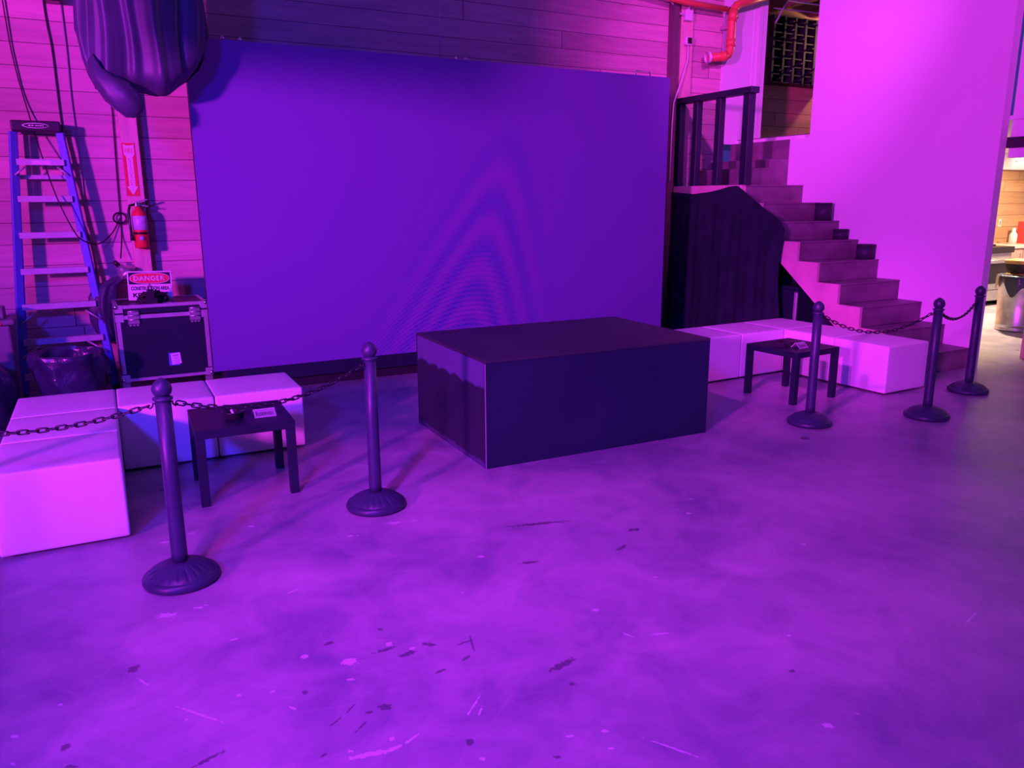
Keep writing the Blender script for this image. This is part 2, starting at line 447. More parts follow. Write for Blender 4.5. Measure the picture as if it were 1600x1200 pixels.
def copy_tree(o, parent=None):
    c = o.copy(); COL.objects.link(c)
    if parent is not None: c.parent = parent
    for ch in list(o.children): copy_tree(ch, c)
    return c

def text_bm(s, w, h, depth=0.0012, bold=0.0):
    """lettering as mesh in the x-z plane facing -y, fitted into w x h, centred on the origin"""
    cu = bpy.data.curves.new('t', 'FONT'); cu.body = s; cu.align_x = 'CENTER'; cu.align_y = 'CENTER'; cu.resolution_u = 3; cu.offset = bold
    o = bpy.data.objects.new('t', cu); COL.objects.link(o)
    dg = bpy.context.evaluated_depsgraph_get()
    me = bpy.data.meshes.new_from_object(o.evaluated_get(dg))
    bm = bmesh.new(); bm.from_mesh(me)
    bpy.data.objects.remove(o); bpy.data.curves.remove(cu); bpy.data.meshes.remove(me)
    xs = [v.co.x for v in bm.verts]; ys = [v.co.y for v in bm.verts]
    x0, x1, y0, y1 = min(xs), max(xs), min(ys), max(ys)
    for v in bm.verts:
        v.co = Vector(((v.co.x - (x0 + x1) / 2) * w / (x1 - x0), 0, (v.co.y - (y0 + y1) / 2) * h / (y1 - y0)))
    r = bmesh.ops.extrude_face_region(bm, geom=bm.faces[:])
    for v in [g for g in r['geom'] if isinstance(g, bmesh.types.BMVert)]: v.co.y -= depth
    return bm

def xf(bm, mtx):
    bmesh.ops.transform(bm, matrix=mtx, verts=bm.verts[:]); return bm
T = Matrix.Translation
def R(a, ax): return Matrix.Rotation(a, 4, ax)

# ------------------------------------------------------------------ camera
f_px = 1235.7566
cam = bpy.data.cameras.new('camera'); cam.sensor_fit = 'HORIZONTAL'; cam.sensor_width = 36.0
cam.lens = 36.0 * f_px / 1600.0; cam.clip_end = 100
co = bpy.data.objects.new('camera', cam); COL.objects.link(co)
pitch, roll, yaw = -0.2282, -0.0049, -0.4951
co.matrix_world = T((0, 0, 1.6996)) @ R(yaw, 'Z') @ R(PI / 2 + pitch, 'X') @ R(roll, 'Z')
SC.camera = co

# ------------------------------------------------------------------ setting
YW = 8.40        # plank wall
XW = 7.90        # white stair wall
fl = struct('floor', box_bm((-7, -5, -0.1), (17, 9.6, 0.0)), M['floor'])
struct('wall_back', box_bm((-6, YW, 0), (7.68, YW + 0.12, 5.2)), M['plank'])
struct('wall_back_drywall', box_bm((7.68, YW - 0.012, 2.42), (8.30, YW + 0.12, 5.2)), M['drywall'])
tr = bmesh.new()
for a, b, d in ((8.20, 8.255, 0.02), (8.262, 8.33, 0.045), (8.337, 8.42, 0.03)):
    add_box(tr, ((a + b) / 2, YW - d / 2 + 0.05, 3.81), (b - a, d + 0.1, 2.78))
struct('trim_1', tr, M['trim'])
# white wall beside the stairs: its far lower corner runs on past the opening
struct('wall_right', prism_bm([(4.74, 0), (7.35, 0), (7.35, 2.42), (7.05, 2.42), (7.05, 5.2), (4.74, 5.2)], 'x', XW, XW + 0.11), M['drywall'])
struct('wall_stair_end', box_bm((8.02, 7.30, 0), (8.10, 8.399, 2.42)), M['drywall'])
struct('wall_header', box_bm((8.05, 2.6, 2.08), (8.14, 4.735, 5.2)), M['drywall'])
struct('trim_2', box_bm((8.02, 2.6, 2.17), (8.049, 4.79, 2.27)), M['header_dark'])
struct('wall_kitchen', box_bm((8.101, YW, 0), (16, YW + 0.1, 2.40)), M['plank_warm'])
struct('wall_kitchen_right', box_bm((16, 3, 0), (16.1, 8.5, 2.40)), M['drywall'])
struct('ceiling_kitchen', box_bm((8.02, 2.6, 2.43), (16, 9.6, 2.47)), M['drywall'])
struct('floor_upper', box_bm((8.02, 5.2, 2.4702), (16, 9.6, 2.48)), M['ply'])
struct('wall_upper', box_bm((8.0, 9.4, 2.4802), (15, 9.5, 5.2)), M['plank_dark'])
cb = bmesh.new()
for x in (8.6, 9.5, 10.4, 11.3, 12.2): add_box(cb, (x, 8.95, 4.52), (0.09, 0.86, 0.2))
add_box(cb, (11, 8.95, 4.66), (6.0, 0.88, 0.06))
struct('ceiling_upper', cb, M['joist_and_blocker'])
struct('trim_3', box_bm((8.2, 8.2, 2.17), (16, 8.395, 2.425)), M['trim'])     # white bulkhead over the kitchen wall

# mezzanine soffit over the stage lamp, and an added unseen block shading the video wall top
struct('ceiling_mezzanine', box_bm((-9.5, -5.0, 3.5), (-4.0, 9.0, 3.7)), M['drywall'])
struct('joist_and_blocker', box_bm((-2.08, 2.5, 2.93), (-1.92, 3.92, 4.3)), M['joist_and_blocker'])

# ------------------------------------------------------------------ LED wall
t = thing('led_wall', 'large violet video wall standing across the back on a low black base', 'video wall', (3.4365, 7.30, 0.0))
W2, Z0, Z1 = 2.4995, 0.229, 3.006
obj('led_face', box_bm((-W2, -0.004, 0), (W2, 0.02, Z1 - Z0)), M['led'], t, loc=(0, 0, Z0))
obj('back_frame', box_bm((-W2 + 0.004, 0.0205, Z0 + 0.004), (W2 - 0.004, 0.12, Z1 - 0.004)), M['black_lam'], t)
obj('base', box_bm((-W2 + 0.10, 0.0, 0.10), (W2 + 0.02, 0.5, Z0 - 0.002)), M['black_lam'], t)
obj('base', box_bm((-W2 + 0.16, 0.06, 0.0), (W2 - 0.02, 0.46, 0.0995)), M['foot'], t)
for x in (1.29 - 3.4365 - 0.04, 1.29 - 3.4365 + 0.10, 3.38 - 3.4365, 3.38 - 3.4365 + 0.10):
    obj('rigging_stud', lathe_bm([(0.0, 0.0), (0.013, 0.0), (0.013, 0.035), (0.009, 0.045), (0.0, 0.048)], 10, (x, 0.06, Z1 - 0.004)), M['chrome'], t)
hb = bmesh.new()
add_tube(hb, [(2.07, 0.05, Z1 - 0.01), (2.08, 0.05, Z1 + 0.05), (2.26, 0.05, Z1 + 0.05), (2.27, 0.05, Z1 - 0.01)], 0.007, 6)
obj('lifting_handle', hb, M['chrome'], t)
rp = bmesh.new(); add_tube(rp, [(3.222, 7.36, 2.99), (3.215, 7.36, 3.4), (3.222, 7.37, 5.0)], 0.008, 6)
tag(obj('hanging_rope', rp, M['cable_grey']), 'thin grey rope hanging straight down to the top of the video wall', 'rope')

# ------------------------------------------------------------------ stage block
t = thing('stage_block', 'low black rectangular stage block in the middle of the floor', 'stage', (2.1661, 4.3684, 0), -0.0291)
w, d, h = 1.8107, 1.2538, 0.7164
obj('front_panel', box_bm((0.0, 0.0, 0.0), (w, 0.018, h - 0.018), 0.0015, 1), M['stage_black'], t)
obj('rear_panel', box_bm((0.0, d - 0.018, 0.0), (w, d, h - 0.018)), M['stage_black'], t)
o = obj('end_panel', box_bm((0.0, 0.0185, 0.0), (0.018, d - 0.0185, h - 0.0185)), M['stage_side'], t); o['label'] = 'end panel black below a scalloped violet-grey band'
obj('end_panel', box_bm((w - 0.018, 0.0185, 0.0), (w, d - 0.0185, h - 0.0185)), M['stage_black'], t)
obj('top_panel', box_bm((-0.001, -0.001, h - 0.0175), (w + 0.001, d + 0.001, h), 0.002, 1), M['stage_top'], t)
o = obj('corner_strip', box_bm((-0.0025, -0.0025, 0.002), (0.002, 0.002, h - 0.02)), M['alu'], t); o['label'] = 'thin pale strip along the near corner'

# ------------------------------------------------------------------ ottoman cubes
def ottoman(name, label, loc, rz, sx, sy, h, group):
    t = thing(name, label, 'ottoman', loc, rz, group)
    bm = bmesh.new()
    add_box(bm, (0, 0, h / 2 + 0.009), (sx, sy, h - 0.018))
    bmesh.ops.bevel(bm, geom=bm.edges[:], offset=0.014, segments=3, affect='EDGES', profile=0.6)
    bmesh.ops.subdivide_edges(bm, edges=[e for e in bm.edges if e.calc_length() > 0.2], cuts=7, use_grid_fill=True)
    for v in bm.verts:
        x, y, z = v.co; fx = max(0, 1 - (2 * x / sx) ** 2); fy = max(0, 1 - (2 * y / sy) ** 2); fz = max(0, 1 - ((z - h / 2) / (h / 2)) ** 2)
        n = noise.noise(Vector((x * 5 + loc[0] * 3, y * 5 + loc[1] * 3, z * 5))) * 0.003
        if z > h - 0.02: v.co.z += 0.006 * math.sqrt(fx * fy) + n * (fx * fy)
        if abs(x) > sx / 2 - 0.004: v.co.x += math.copysign(0.0008 * fy * fz, x)
        if abs(y) > sy / 2 - 0.004: v.co.y += math.copysign(0.0008 * fx * fz, y)
    obj('cover', bm, M['vinyl'], t, smooth=True)
    sb = bmesh.new()
    a, b = sx / 2 - 0.004, sy / 2 - 0.004
    zt = h - 0.008
    add_tube(sb, [(-a, -b, zt), (a, -b, zt), (a, b, zt), (-a, b, zt)], 0.004, 6, closed=True)
    obj('piping', sb, M['vinyl'], t)
    for ax in (-1, 1):
        for ay in (-1, 1):
            obj('foot', box_bm((ax * (sx / 2 - 0.07) - 0.02, ay * (sy / 2 - 0.07) - 0.02, 0), (ax * (sx / 2 - 0.07) + 0.02, ay * (sy / 2 - 0.07) + 0.02, 0.0095)), M['foot'], t)
    return t
CS, CD, CH = 0.582, 0.5746, 0.4386
def grid(o, yaw, a, e):
    c, s = math.cos(yaw), math.sin(yaw)
    return (o[0] + a * c - e * s, o[1] + a * s + e * c, 0)
LG, RG = 'white ottomans of the left seating corner', 'white ottomans of the right seating corner'
LO, LY = (0.0759, 4.2899), -0.0228
for a, e, lab in ((-0.5, 0.5, 'white cube ottoman nearest the camera, its whole front showing beside the nearest stanchion'),
                  (-0.5, 1.5, 'white cube ottoman second in the left run, just behind the nearest cube'),
                  (-0.5, 2.5, 'white cube ottoman at the left corner, in front of the black bin bag'),
                  (0.5, 2.5, 'white cube ottoman standing in front of the flight case, half behind the first stanchion'),
                  (1.5, 2.5, 'white cube ottoman at the right end of the left seating, behind the black table')):
    x, y, _ = grid(LO, LY, a * CS, e * CD)
    ottoman('ottoman_cube', lab, (x, y, 0), LY + random.uniform(-0.004, 0.004), CS - 0.006, CD - 0.006, CH, LG)
RO, RY = (6.1058, 4.3964), 0.0261
for a, e, lab in ((0.5, 0.5, 'white cube ottoman at the near end of the right run before the stair foot'),
                  (0.5, 1.5, 'white cube ottoman second in the right run, behind the sagging chain'),
                  (0.5, 2.5, 'white cube ottoman at the far corner of the right seating by the cloth'),
                  (-0.5, 2.5, 'white cube ottoman with small pale specks on top, against the black cloth'),
                  (-1.5, 2.5, 'white cube ottoman partly hidden by the right end of the black stage block')):
    x, y, _ = grid(RO, RY, a * CS, e * CD)
    ottoman('ottoman_cube', lab, (x, y, 0), RY + random.uniform(-0.004, 0.004), CS - 0.006, CD - 0.006, CH, RG)

# ------------------------------------------------------------------ side tables, RESERVED signs, ashtray
def side_table(label, loc, rz):
    t = thing('side_table', label, 'side table', loc, rz, 'black square side tables')
    obj('tabletop', box_bm((0, 0, 0.40), (0.55, 0.55, 0.45), 0.002, 1), M['black_lam'], t)
    for x in (0.0, 0.5):
        for y in (0.0, 0.5):
            obj('leg', box_bm((x, y, 0), (x + 0.05, y + 0.05, 0.3995), 0.0015, 1), M['black_lam'], t)
    return t
side_table('black square side table holding an ashtray and a sign, beside the left ottomans', (0.4543, 4.5655, 0), -0.044)
side_table('black square side table inside the right corner of ottomans, partly behind a stanchion', (5.1552, 4.5571, 0), 0.0492)

def reserved(label, loc, rz, tilt, w, h):
    t = thing('reserved_sign', label, 'sign', loc, rz, 'reserved table signs')
    k = T((0, 0, 0.001)) @ R(tilt, 'X')
    obj('card', xf(box_bm((-w / 2, 0, 0), (w / 2, 0.005, h)), k), M['grey_card'], t)
    bk = box_bm((-w / 2, 0, 0), (w / 2, 0.004, h * 0.92))
    obj('back_card', xf(bk, T((0, 0.005 + 2 * h * math.sin(-tilt), 0.002)) @ R(-tilt - 0.02, 'X')), M['paper'], t)
    b = text_bm('R', w * 0.115, h * 0.58, 0.0008); xf(b, k @ T((-w * 0.36, -0.0003, h * 0.5)))
    obj('lettering', b, M['black_print'], t)
    b = text_bm('ESERVED', w * 0.66, h * 0.40, 0.0008); xf(b, k @ T((w * 0.05, -0.0003, h * 0.45)))
    obj('lettering', b, M['black_print'], t)
    return t
reserved('white RESERVED table sign beside the ashtray on the left table', (0.868, 4.69, 0.45), -0.03, -0.98, 0.125, 0.062)
reserved('small RESERVED sign on the right table beside the stanchion', (5.38, 4.68, 0.45), 0.10, -0.8, 0.115, 0.062)

t = thing('ashtray', 'round dark ashtray holding a pale stub on the left table', 'ashtray', (0.70, 4.765, 0.45), 0)
prof = [(0.0, 0.004), (0.045, 0.0), (0.052, 0.004), (0.064, 0.04), (0.068, 0.044), (0.062, 0.045), (0.057, 0.04), (0.046, 0.012), (0.0, 0.010)]
obj('bowl', lathe_bm(prof, 36), M['ceramic'], t)
b = bmesh.new(); add_tube(b, [(0.0, -0.01, 0.017), (-0.012, 0.012, 0.05)], 0.007, 8)
obj('cigarette_stub', b, M['butt'], t)
t = thing('ashtray', 'black square ashtray to the left of the sign on the right table', 'ashtray', (5.295, 4.84, 0.45), 0.05)
b = bmesh.new()
add_box(b, (0, 0, 0.006), (0.11, 0.11, 0.012))
for a in (0, 1, 2, 3):
    add_box(b, (0, 0, 0), (0, 0, 0)) if False else add_box(b, Vector((0.0575 * math.cos(a * PI / 2), 0.0575 * math.sin(a * PI / 2), 0.022)), (0.012, 0.126, 0.044) if a % 2 == 0 else (0.102, 0.012, 0.044))
obj('tray', b, M['ceramic'], t)

# ------------------------------------------------------------------ stanchions and chains
def make_stanchion(label, loc):
    t = thing('stanchion', label, 'stanchion', loc, 0, 'black chain stanchions')
    NF = 20
    def flute(r, z, a):
        if 0.07 < r < 0.150 and z > 0.04:
            k = (0.5 + 0.5 * math.cos(a * NF)) ** 6
            g = math.sin((r - 0.07) / 0.080 * PI)
            return r, z - 0.006 * k * g
        return r, z
    prof = [(0.0, 0.0), (0.150, 0.0), (0.163, 0.006), (0.168, 0.016), (0.167, 0.028), (0.161, 0.038), (0.155, 0.041), (0.150, 0.0415), (0.147, 0.046),
            (0.138, 0.057), (0.124, 0.066), (0.108, 0.074), (0.092, 0.081), (0.076, 0.088), (0.062, 0.094), (0.046, 0.098), (0.0, 0.098)]
    obj('base', lathe_bm(prof, 160, fn=flute), M['stan'], t)
    obj('pole', lathe_bm([(0.0, 0.0981), (0.036, 0.0981), (0.035, 0.14), (0.0335, 0.5), (0.0335, 0.855), (0.0, 0.855)], 32), M['stan'], t)
    obj('collar', lathe_bm([(0.0, 0.8551), (0.034, 0.8551), (0.0415, 0.858), (0.0425, 0.862), (0.0415, 0.868), (0.031, 0.871), (0.029, 0.876), (0.0, 0.876)], 32), M['stan'], t)
    obj('finial', lathe_bm([(0.0, 0.8761), (0.028, 0.8761), (0.036, 0.883), (0.0415, 0.897), (0.042, 0.909), (0.038, 0.925), (0.029, 0.938), (0.015, 0.949), (0.007, 0.954), (0.0, 0.955)], 28), M['stan'], t)
    return t
ST = [(-0.95, 4.02), (0.25, 3.68), (1.33, 4.10), (4.83, 4.10), (5.79, 3.78), (6.90, 4.14)]
SL = ['black stanchion at the outer end of the chain over the left cubes',
      'nearest black stanchion, between the nearest white cube and the left table',
      'black stanchion standing alone between the left table and the stage block',
      'black stanchion in front of the right side table',
      'middle stanchion of the right chain line, before the near end of the ottomans',
      'black stanchion farthest right, beside the doorway into the lit kitchen']
first = None
for i, ((x, y), lab) in enumerate(zip(ST, SL)):
    if first is None: first = make_stanchion(lab, (x, y, 0)); continue
    c = copy_tree(first); c.location = (x, y, 0); c['label'] = lab; c.rotation_euler.z = 0.13 * i

def chain(a, b, sag, label):
    A, B = Vector(a), Vector(b)
    dirn = (B - A); dirn.z = 0; dirn.normalize()
    zc = 0.832
    A = Vector((A.x, A.y, zc)) + dirn * 0.062; B = Vector((B.x, B.y, zc)) - dirn * 0.062
    t = thing('chain', label, 'chain', tuple(A), 0, 'black plastic chains between stanchions')
    L = B - A
    P = lambda s: A + L * s + Vector((0, 0, -4 * sag * s * (1 - s)))
    S = [P(i / 400) for i in range(401)]
    cum = [0]
    for i in range(400): cum.append(cum[-1] + (S[i + 1] - S[i]).length)
    n = round(cum[-1] / 0.0375)
    bm = bmesh.new()
    def at(l):
        l = max(0, min(cum[-1], l))
        for i in range(400):
            if cum[i + 1] >= l: return S[i].lerp(S[i + 1], (l - cum[i]) / max(1e-9, cum[i + 1] - cum[i]))
        return S[-1]
    pit = cum[-1] / n
    for k in range(n):
        c = at((k + 0.5) * pit); tg = (at((k + 0.5) * pit + 0.01) - at((k + 0.5) * pit - 0.01)).normalized()
        side = tg.cross(Vector((0, 0, 1))).normalized(); upv = side.cross(tg)
        w = upv if k % 2 == 0 else side
        if k % 2 == 0: w = (upv * 0.92 + side * 0.38).normalized()
        hl, hw = 0.0165, 0.0105
        pts = []
        for j in range(5): an = -PI / 2 + PI * j / 4; pts.append(c + tg * (hl + hw * math.cos(an) * 0.75) + w * hw * math.sin(an))
        for j in range(5): an = PI / 2 + PI * j / 4; pts.append(c - tg * (hl - hw * math.cos(an) * 0.75) + w * hw * math.sin(an))
        add_tube(bm, [p - A for p in pts], 0.0037, 6, closed=True)
    obj('links', bm, M['chain'], t)
    for E_, sg in ((A, -1), (B, 1)):
        hb = bmesh.new(); d = dirn * sg
        q = [E_ - A - d * 0.004 + Vector((0, 0, -0.004)), E_ - A + d * 0.008 + Vector((0, 0, -0.012)), E_ - A + d * 0.018 + Vector((0, 0, -0.002)), E_ - A + d * 0.02 + Vector((0, 0, 0.012)), E_ - A + d * 0.030 + Vector((0, 0, 0.006))]
        add_tube(hb, q, 0.0042, 6)
        obj('hook', hb, M['chain'], t)
    return t
chain((*ST[0], 0), (*ST[1], 0), 0.085, 'black plastic chain crossing above the white cubes at the left edge')
chain((*ST[1], 0), (*ST[2], 0), 0.10, 'black plastic chain hanging over the left side table')
chain((*ST[3], 0), (*ST[4], 0), 0.13, 'black plastic chain sagging in front of the right ottomans')
chain((*ST[4], 0), (*ST[5], 0), 0.10, 'black plastic chain at far right, ending beside the kitchen doorway')

# ------------------------------------------------------------------ staircase
t = thing('staircase', 'plywood staircase climbing along the white wall to a landing', 'staircase', (6.92, 4.78, 0))
RISE, RUN, Y0 = 0.207, 0.2885, 4.78
def SY(k): return Y0 + RUN * (k - 1)
poly = [(Y0, 0), (Y0, RISE)]
for k in range(2, 10): poly += [(SY(k), RISE * (k - 1)), (SY(k), RISE * k)]
poly += [(SY(9) + 0.12, RISE * 9), (SY(9) + 0.12, 1.50), (7.09, 1.49), (5.15, 0.0)]
LX = (-6.92, -4.78)
def st(lo, hi): return box_bm([lo[0] + LX[0], lo[1] + LX[1], lo[2]], [hi[0] + LX[0], hi[1] + LX[1], hi[2]], 0.003, 1)
o = obj('stringer', xf(prism_bm(poly, 'x', 6.92, 6.955), T((LX[0], LX[1], 0))), M['ply_side'], t); o['label'] = 'pale side panel with a stepped upper edge'
for k in range(1, 10):
    obj('riser', st((6.9555, SY(k) + 0.0, RISE * (k - 1) + (0.0005 if k == 1 else 0.0)), (XW - 0.002, SY(k) + 0.02, RISE * k - 0.0185)), M['ply'], t)
    if k < 9: obj('tread', st((6.9555, SY(k) - 0.004, RISE * k - 0.018), (XW - 0.002, SY(k + 1) + 0.0, RISE * k)), M['ply'], t)
obj('landing', st((6.9555, SY(9) - 0.004, RISE * 9 - 0.018), (XW - 0.002, 7.349, RISE * 9)), M['ply'], t)
obj('landing', st((6.885, 7.351, RISE * 9 - 0.04), (XW - 0.002, 8.395, RISE * 9)), M['ply'], t)
o = obj('edge_board', st((6.885, 7.10, RISE * 9 - 0.06), (6.918, 7.35, RISE * 9)), M['ply_side'], t)
obj('edge_board', st((6.868, 7.351, 1.755), (6.8845, 8.29, RISE * 9)), M['ply_side'], t)
obj('support_post', st((7.00, 8.2, 0), (7.09, 8.29, RISE * 9 - 0.041)), M['dark_wood'], t)
obj('support_post', st((7.00, 7.4, 0), (7.09, 7.49, RISE * 9 - 0.041)), M['dark_wood'], t)
# upper turn, three steps to the right
obj('riser', st((7.30, 7.352, RISE * 9 + 0.0005), (7.579, 8.39, 2.07)), M['ply'], t)
obj('riser', st((7.58, 7.352, RISE * 9 + 0.0005), (7.899, 8.384, 2.18)), M['ply'], t)
obj('riser', st((7.90, 7.352, 1.862), (8.018, 8.384, 2.42)), M['ply'], t)
ub = prism_bm([(5.25, 0), (7.3, 0), (7.3, 1.45), (7.06, 1.44)], 'x', 7.50, 7.52)
obj('under_panel', xf(ub, T((LX[0], LX[1], 0))), M['black_cloth'], t)['label'] = 'black panel closing the space under the steps'

t = thing('stair_railing', 'black timber railing on the open side of the stair landing', 'railing', (6.94, 7.10, RISE * 9))
def rl(lo, hi): return box_bm([lo[0] - 6.94, lo[1] - 7.10, lo[2] - RISE * 9], [hi[0] - 6.94, hi[1] - 7.10, hi[2] - RISE * 9], 0.003, 1)
for y in (7.06, 7.53, 7.93, 8.25):
    w_ = 0.10 if y < 7.1 else 0.085
    obj('post', rl((6.90, y, RISE * 9 + 0.0005), (6.90 + w_, y + w_, 2.875)), M['black_lam'], t)
obj('handrail', rl((6.88, 7.02, 2.8755), (7.01, 8.345, 2.945)), M['black_lam'], t)

# black cloth over the landing side
def cloth():
    top = [(8.385, 1.80), (8.15, 1.785), (7.88, 1.765), (7.6, 1.785), (7.4, 1.815), (7.25, 1.845), (7.12, 1.855), (7.02, 1.80), (6.9, 1.73), (6.7, 1.61), (6.5, 1.51), (6.40, 1.45), (6.35, 1.36)]
    def ztop(y):
        for (y1, z1), (y2, z2) in zip(top, top[1:]):
            if y2 <= y <= y1: return z2 + (z1 - z2) * (y - y2) / (y1 - y2)
        return top[-1][1]
    bm = bmesh.new(); nu, nv = 80, 26; g = []
    for i in range(nu + 1):
        y = 8.385 + (6.35 - 8.385) * i / nu
        zt = ztop(y); row = []
        for j in range(nv + 1):
            v = j / nv; z = zt * (1 - v) + 0.012 * v
            fold = 0.012 * math.sin(y * 17 + 0.6 * math.sin(z * 3)) + 0.008 * math.sin(y * 41 + z)
            yy = y + (0.05 * math.sin(v * PI * 1.5) if i == nu else 0.05 * math.sin(v * PI * 1.5) * (i / nu) ** 6)
            row.append(bm.verts.new((6.845 + fold * min(1, v * 3) - 0.02 * v, yy, z)))
        g.append(row)
    for i in range(nu):
        for j in range(nv): f = bm.faces.new((g[i][j], g[i + 1][j], g[i + 1][j + 1], g[i][j + 1])); f.smooth = True
    r = bmesh.ops.solidify(bm, geom=bm.faces[:], thickness=0.006)
    return bm
tag(obj('black_cloth', cloth(), M['black_cloth']), 'black cloth draped down the side of the stair landing to the floor', 'cloth')

t = thing('equipment_case', 'black equipment case with a bright metal edge, tucked under the stairs', 'case', (7.16, 6.40, 0))
obj('body', box_bm((-0.13, -0.12, 0.02), (0.25, 0.25, 0.70), 0.01), M['black_lam'], t)
obj('edge_strip', box_bm((-0.155, -0.14, 0.02), (-0.1305, -0.10, 0.68), 0.004, 1), M['alu'], t)
obj('lid', box_bm((-0.135, -0.125, 0.7005), (0.255, 0.255, 0.735), 0.008), M['black_lam'], t)

# black canisters left on the steps along the white wall
for (k, xx, yy, r, hh, lab) in ((7, 7.73, 6.61, 0.095, 0.205, 'tallest black canister, on the highest of three steps against the white wall'),
                               (6, 7.80, 6.40, 0.083, 0.115, 'smallest black canister, on the middle of three steps by the white wall'),
                               (5, 7.80, 6.04, 0.098, 0.165, 'black canister on the lowest of three steps by the white wall')):
    o = thing('canister', lab, 'canister', (xx, yy, RISE * k), 0, 'black canisters on the stairs')
    obj('body', lathe_bm([(0.0, 0.0), (r, 0.0), (r, hh - 0.02), (0.0, hh - 0.02)], 32), M['can_black'], o)
    obj('lid', lathe_bm([(0.0, hh - 0.0199), (r + 0.002, hh - 0.0199), (r + 0.002, hh - 0.002), (r - 0.004, hh), (0.0, hh)], 32), M['can_black'], o)

# ------------------------------------------------------------------ right back corner: post, camera, pipes
struct('pillar', box_bm((6.775, 8.30, 0), (6.865, 8.398, 5.2)), M['dark_wood'])
tag(obj('timber_board', box_bm((6.935, 8.35, 1.865), (7.13, 8.398, 5.0)), M['post_wood']), 'pale upright timber board against the plank wall behind the stair railing', 'board')
t = thing('junction_box', 'white junction box high on the upright timber board', 'junction box', (7.02, 8.35, 3.93))
obj('housing', box_bm((-0.06, -0.055, -0.055), (0.06, -0.001, 0.07), 0.006), M['pvc'], t)
b = bmesh.new(); add_tube(b, [(0.0, -0.03, 0.07), (0.01, -0.04, 0.18), (0.05, -0.03, 0.4), (0.07, -0.03, 0.9)], 0.02, 8)
obj('conduit', b, M['pvc'], t)
b = bmesh.new(); add_tube(b, [(-0.061, -0.03, 0.0), (-0.15, -0.03, 0.02), (-0.25, -0.03, 0.12), (-0.33, -0.03, 0.16)], 0.01, 6)
obj('conduit', b, M['pvc'], t)
t = thing('security_camera', 'small white camera with a black front on the upright timber board', 'camera', (7.03, 8.35, 3.64))
obj('housing', box_bm((-0.05, -0.06, -0.05), (0.05, -0.001, 0.05), 0.012), M['pvc'], t)
obj('lens_panel', box_bm((-0.03, -0.066, -0.036), (0.038, -0.0605, 0.036), 0.003, 1), M['enamel'], t)
b = bmesh.new(); add_tube(b, [(0.01, -0.03, -0.05), (-0.0, -0.04, -0.22), (-0.1, -0.06, -0.47), (-0.235, -0.09, -0.75), (-0.25, -0.09, -1.0), (-0.255, -0.09, -1.7)], 0.009, 6)
obj('cord', b, M['pvc'], t)
def pipe_run():
    t = thing('drain_pipe', 'orange pipe that drops through two elbows to an open white mouth', 'pipe', (7.63, 8.2, 3.5))
    b = bmesh.new()
    O = Vector((7.63, 8.2, 3.5))
    pts = [(8.35, 8.2, 4.30), (7.80, 8.2, 4.14), (7.70, 8.2, 4.10), (7.645, 8.2, 4.03), (7.63, 8.2, 3.92), (7.63, 8.2, 3.66), (7.622, 8.195, 3.55), (7.59, 8.192, 3.50), (7.53, 8.195, 3.475), (7.32, 8.235, 3.455)]
    add_tube(b, [Vector(p) - O for p in pts], 0.052, 16)
    obj('pipe_run', b, M['pipe'], t)
    for p, q in (((7.655, 8.2, 4.045), (7.631, 8.2, 3.90)), ((7.63, 8.2, 3.69), (7.628, 8.195, 3.60)), ((7.56, 8.193, 3.487), (7.49, 8.20, 3.473))):
        b = bmesh.new(); add_tube(b, [Vector(p) - O, Vector(q) - O], 0.059, 16); obj('coupling', b, M['pipe'], t)
    obj('wall_strap', box_bm((-0.02, 0.04, 0.33), (0.02, 0.186, 0.37), 0.003, 1), M['steel'], t)
    obj('pipe_hanger', box_bm((0.50, 0.04, 0.745), (0.53, 0.186, 0.785), 0.003, 1), M['steel'], t)
    b = bmesh.new(); d = Vector((-0.21, 0.04, -0.02)).normalized(); e = Vector((7.32, 8.235, 3.455)) - O
    add_tube(b, [e + d * 0.0, e + d * 0.035], 0.068, 22, caps=False); add_tube(b, [e + d * 0.035, e + d * 0.0], 0.056, 22, caps=False); obj('mouth_ring', b, M['pvc'], t)
    return t
pipe_run()
b = bmesh.new(); add_tube(b, [(6.1, 8.24, 4.13), (6.9, 8.24, 4.06), (7.574, 8.24, 4.05)], 0.035, 12)
tag(obj('sprinkler_pipe', b, M['pipe']), 'thin horizontal orange pipe along the top of the plank wall', 'pipe')
tag(obj('wall_bracket', box_bm((7.74, 8.33, 3.98), (7.86, 8.387, 4.12), 0.006), M['enamel']), 'small black bracket high on the white wall panel beside the orange pipe', 'bracket')

# ------------------------------------------------------------------ upper room: bottle rack and items
t = thing('bottle_rack', 'dark pigeonhole bottle rack fixed on the upper plank wall', 'rack', (9.98, 9.38, 3.40))
W_, H_, D_ = 1.30, 0.92, 0.26
NX, NZ = 6, 8
obj('back_board', box_bm((-W_ / 2, -0.012, 0), (W_ / 2, 0.018, H_)), M['cell_in'], t)
for i in range(NX + 1):
    x = -W_ / 2 + W_ * i / NX
    obj('upright', box_bm((x - 0.02, -D_, 0), (x + 0.02, -0.0125, H_)), M['rack'], t)
for i in range(NZ + 1):
    z = H_ * i / NZ
    obj('shelf', box_bm((-W_ / 2 + 0.021, -D_ + 0.006, z - 0.008 if i else 0), (W_ / 2 - 0.021, -0.0125, z + 0.008)), M['rack'], t)
t0 = None
def bottle(loc, label):
    o = lathe_bm([(0.0, 0.0), (0.036, 0.0), (0.037, 0.16), (0.015, 0.21), (0.014, 0.27), (0.0, 0.27)], 12)
    xf(o, R(PI / 2, 'X'))
    return tag(obj('bottle', o, M['bottle'], smooth=False, loc=loc), label, 'bottle', 'bottles lying in the pigeonhole rack')
bs = None
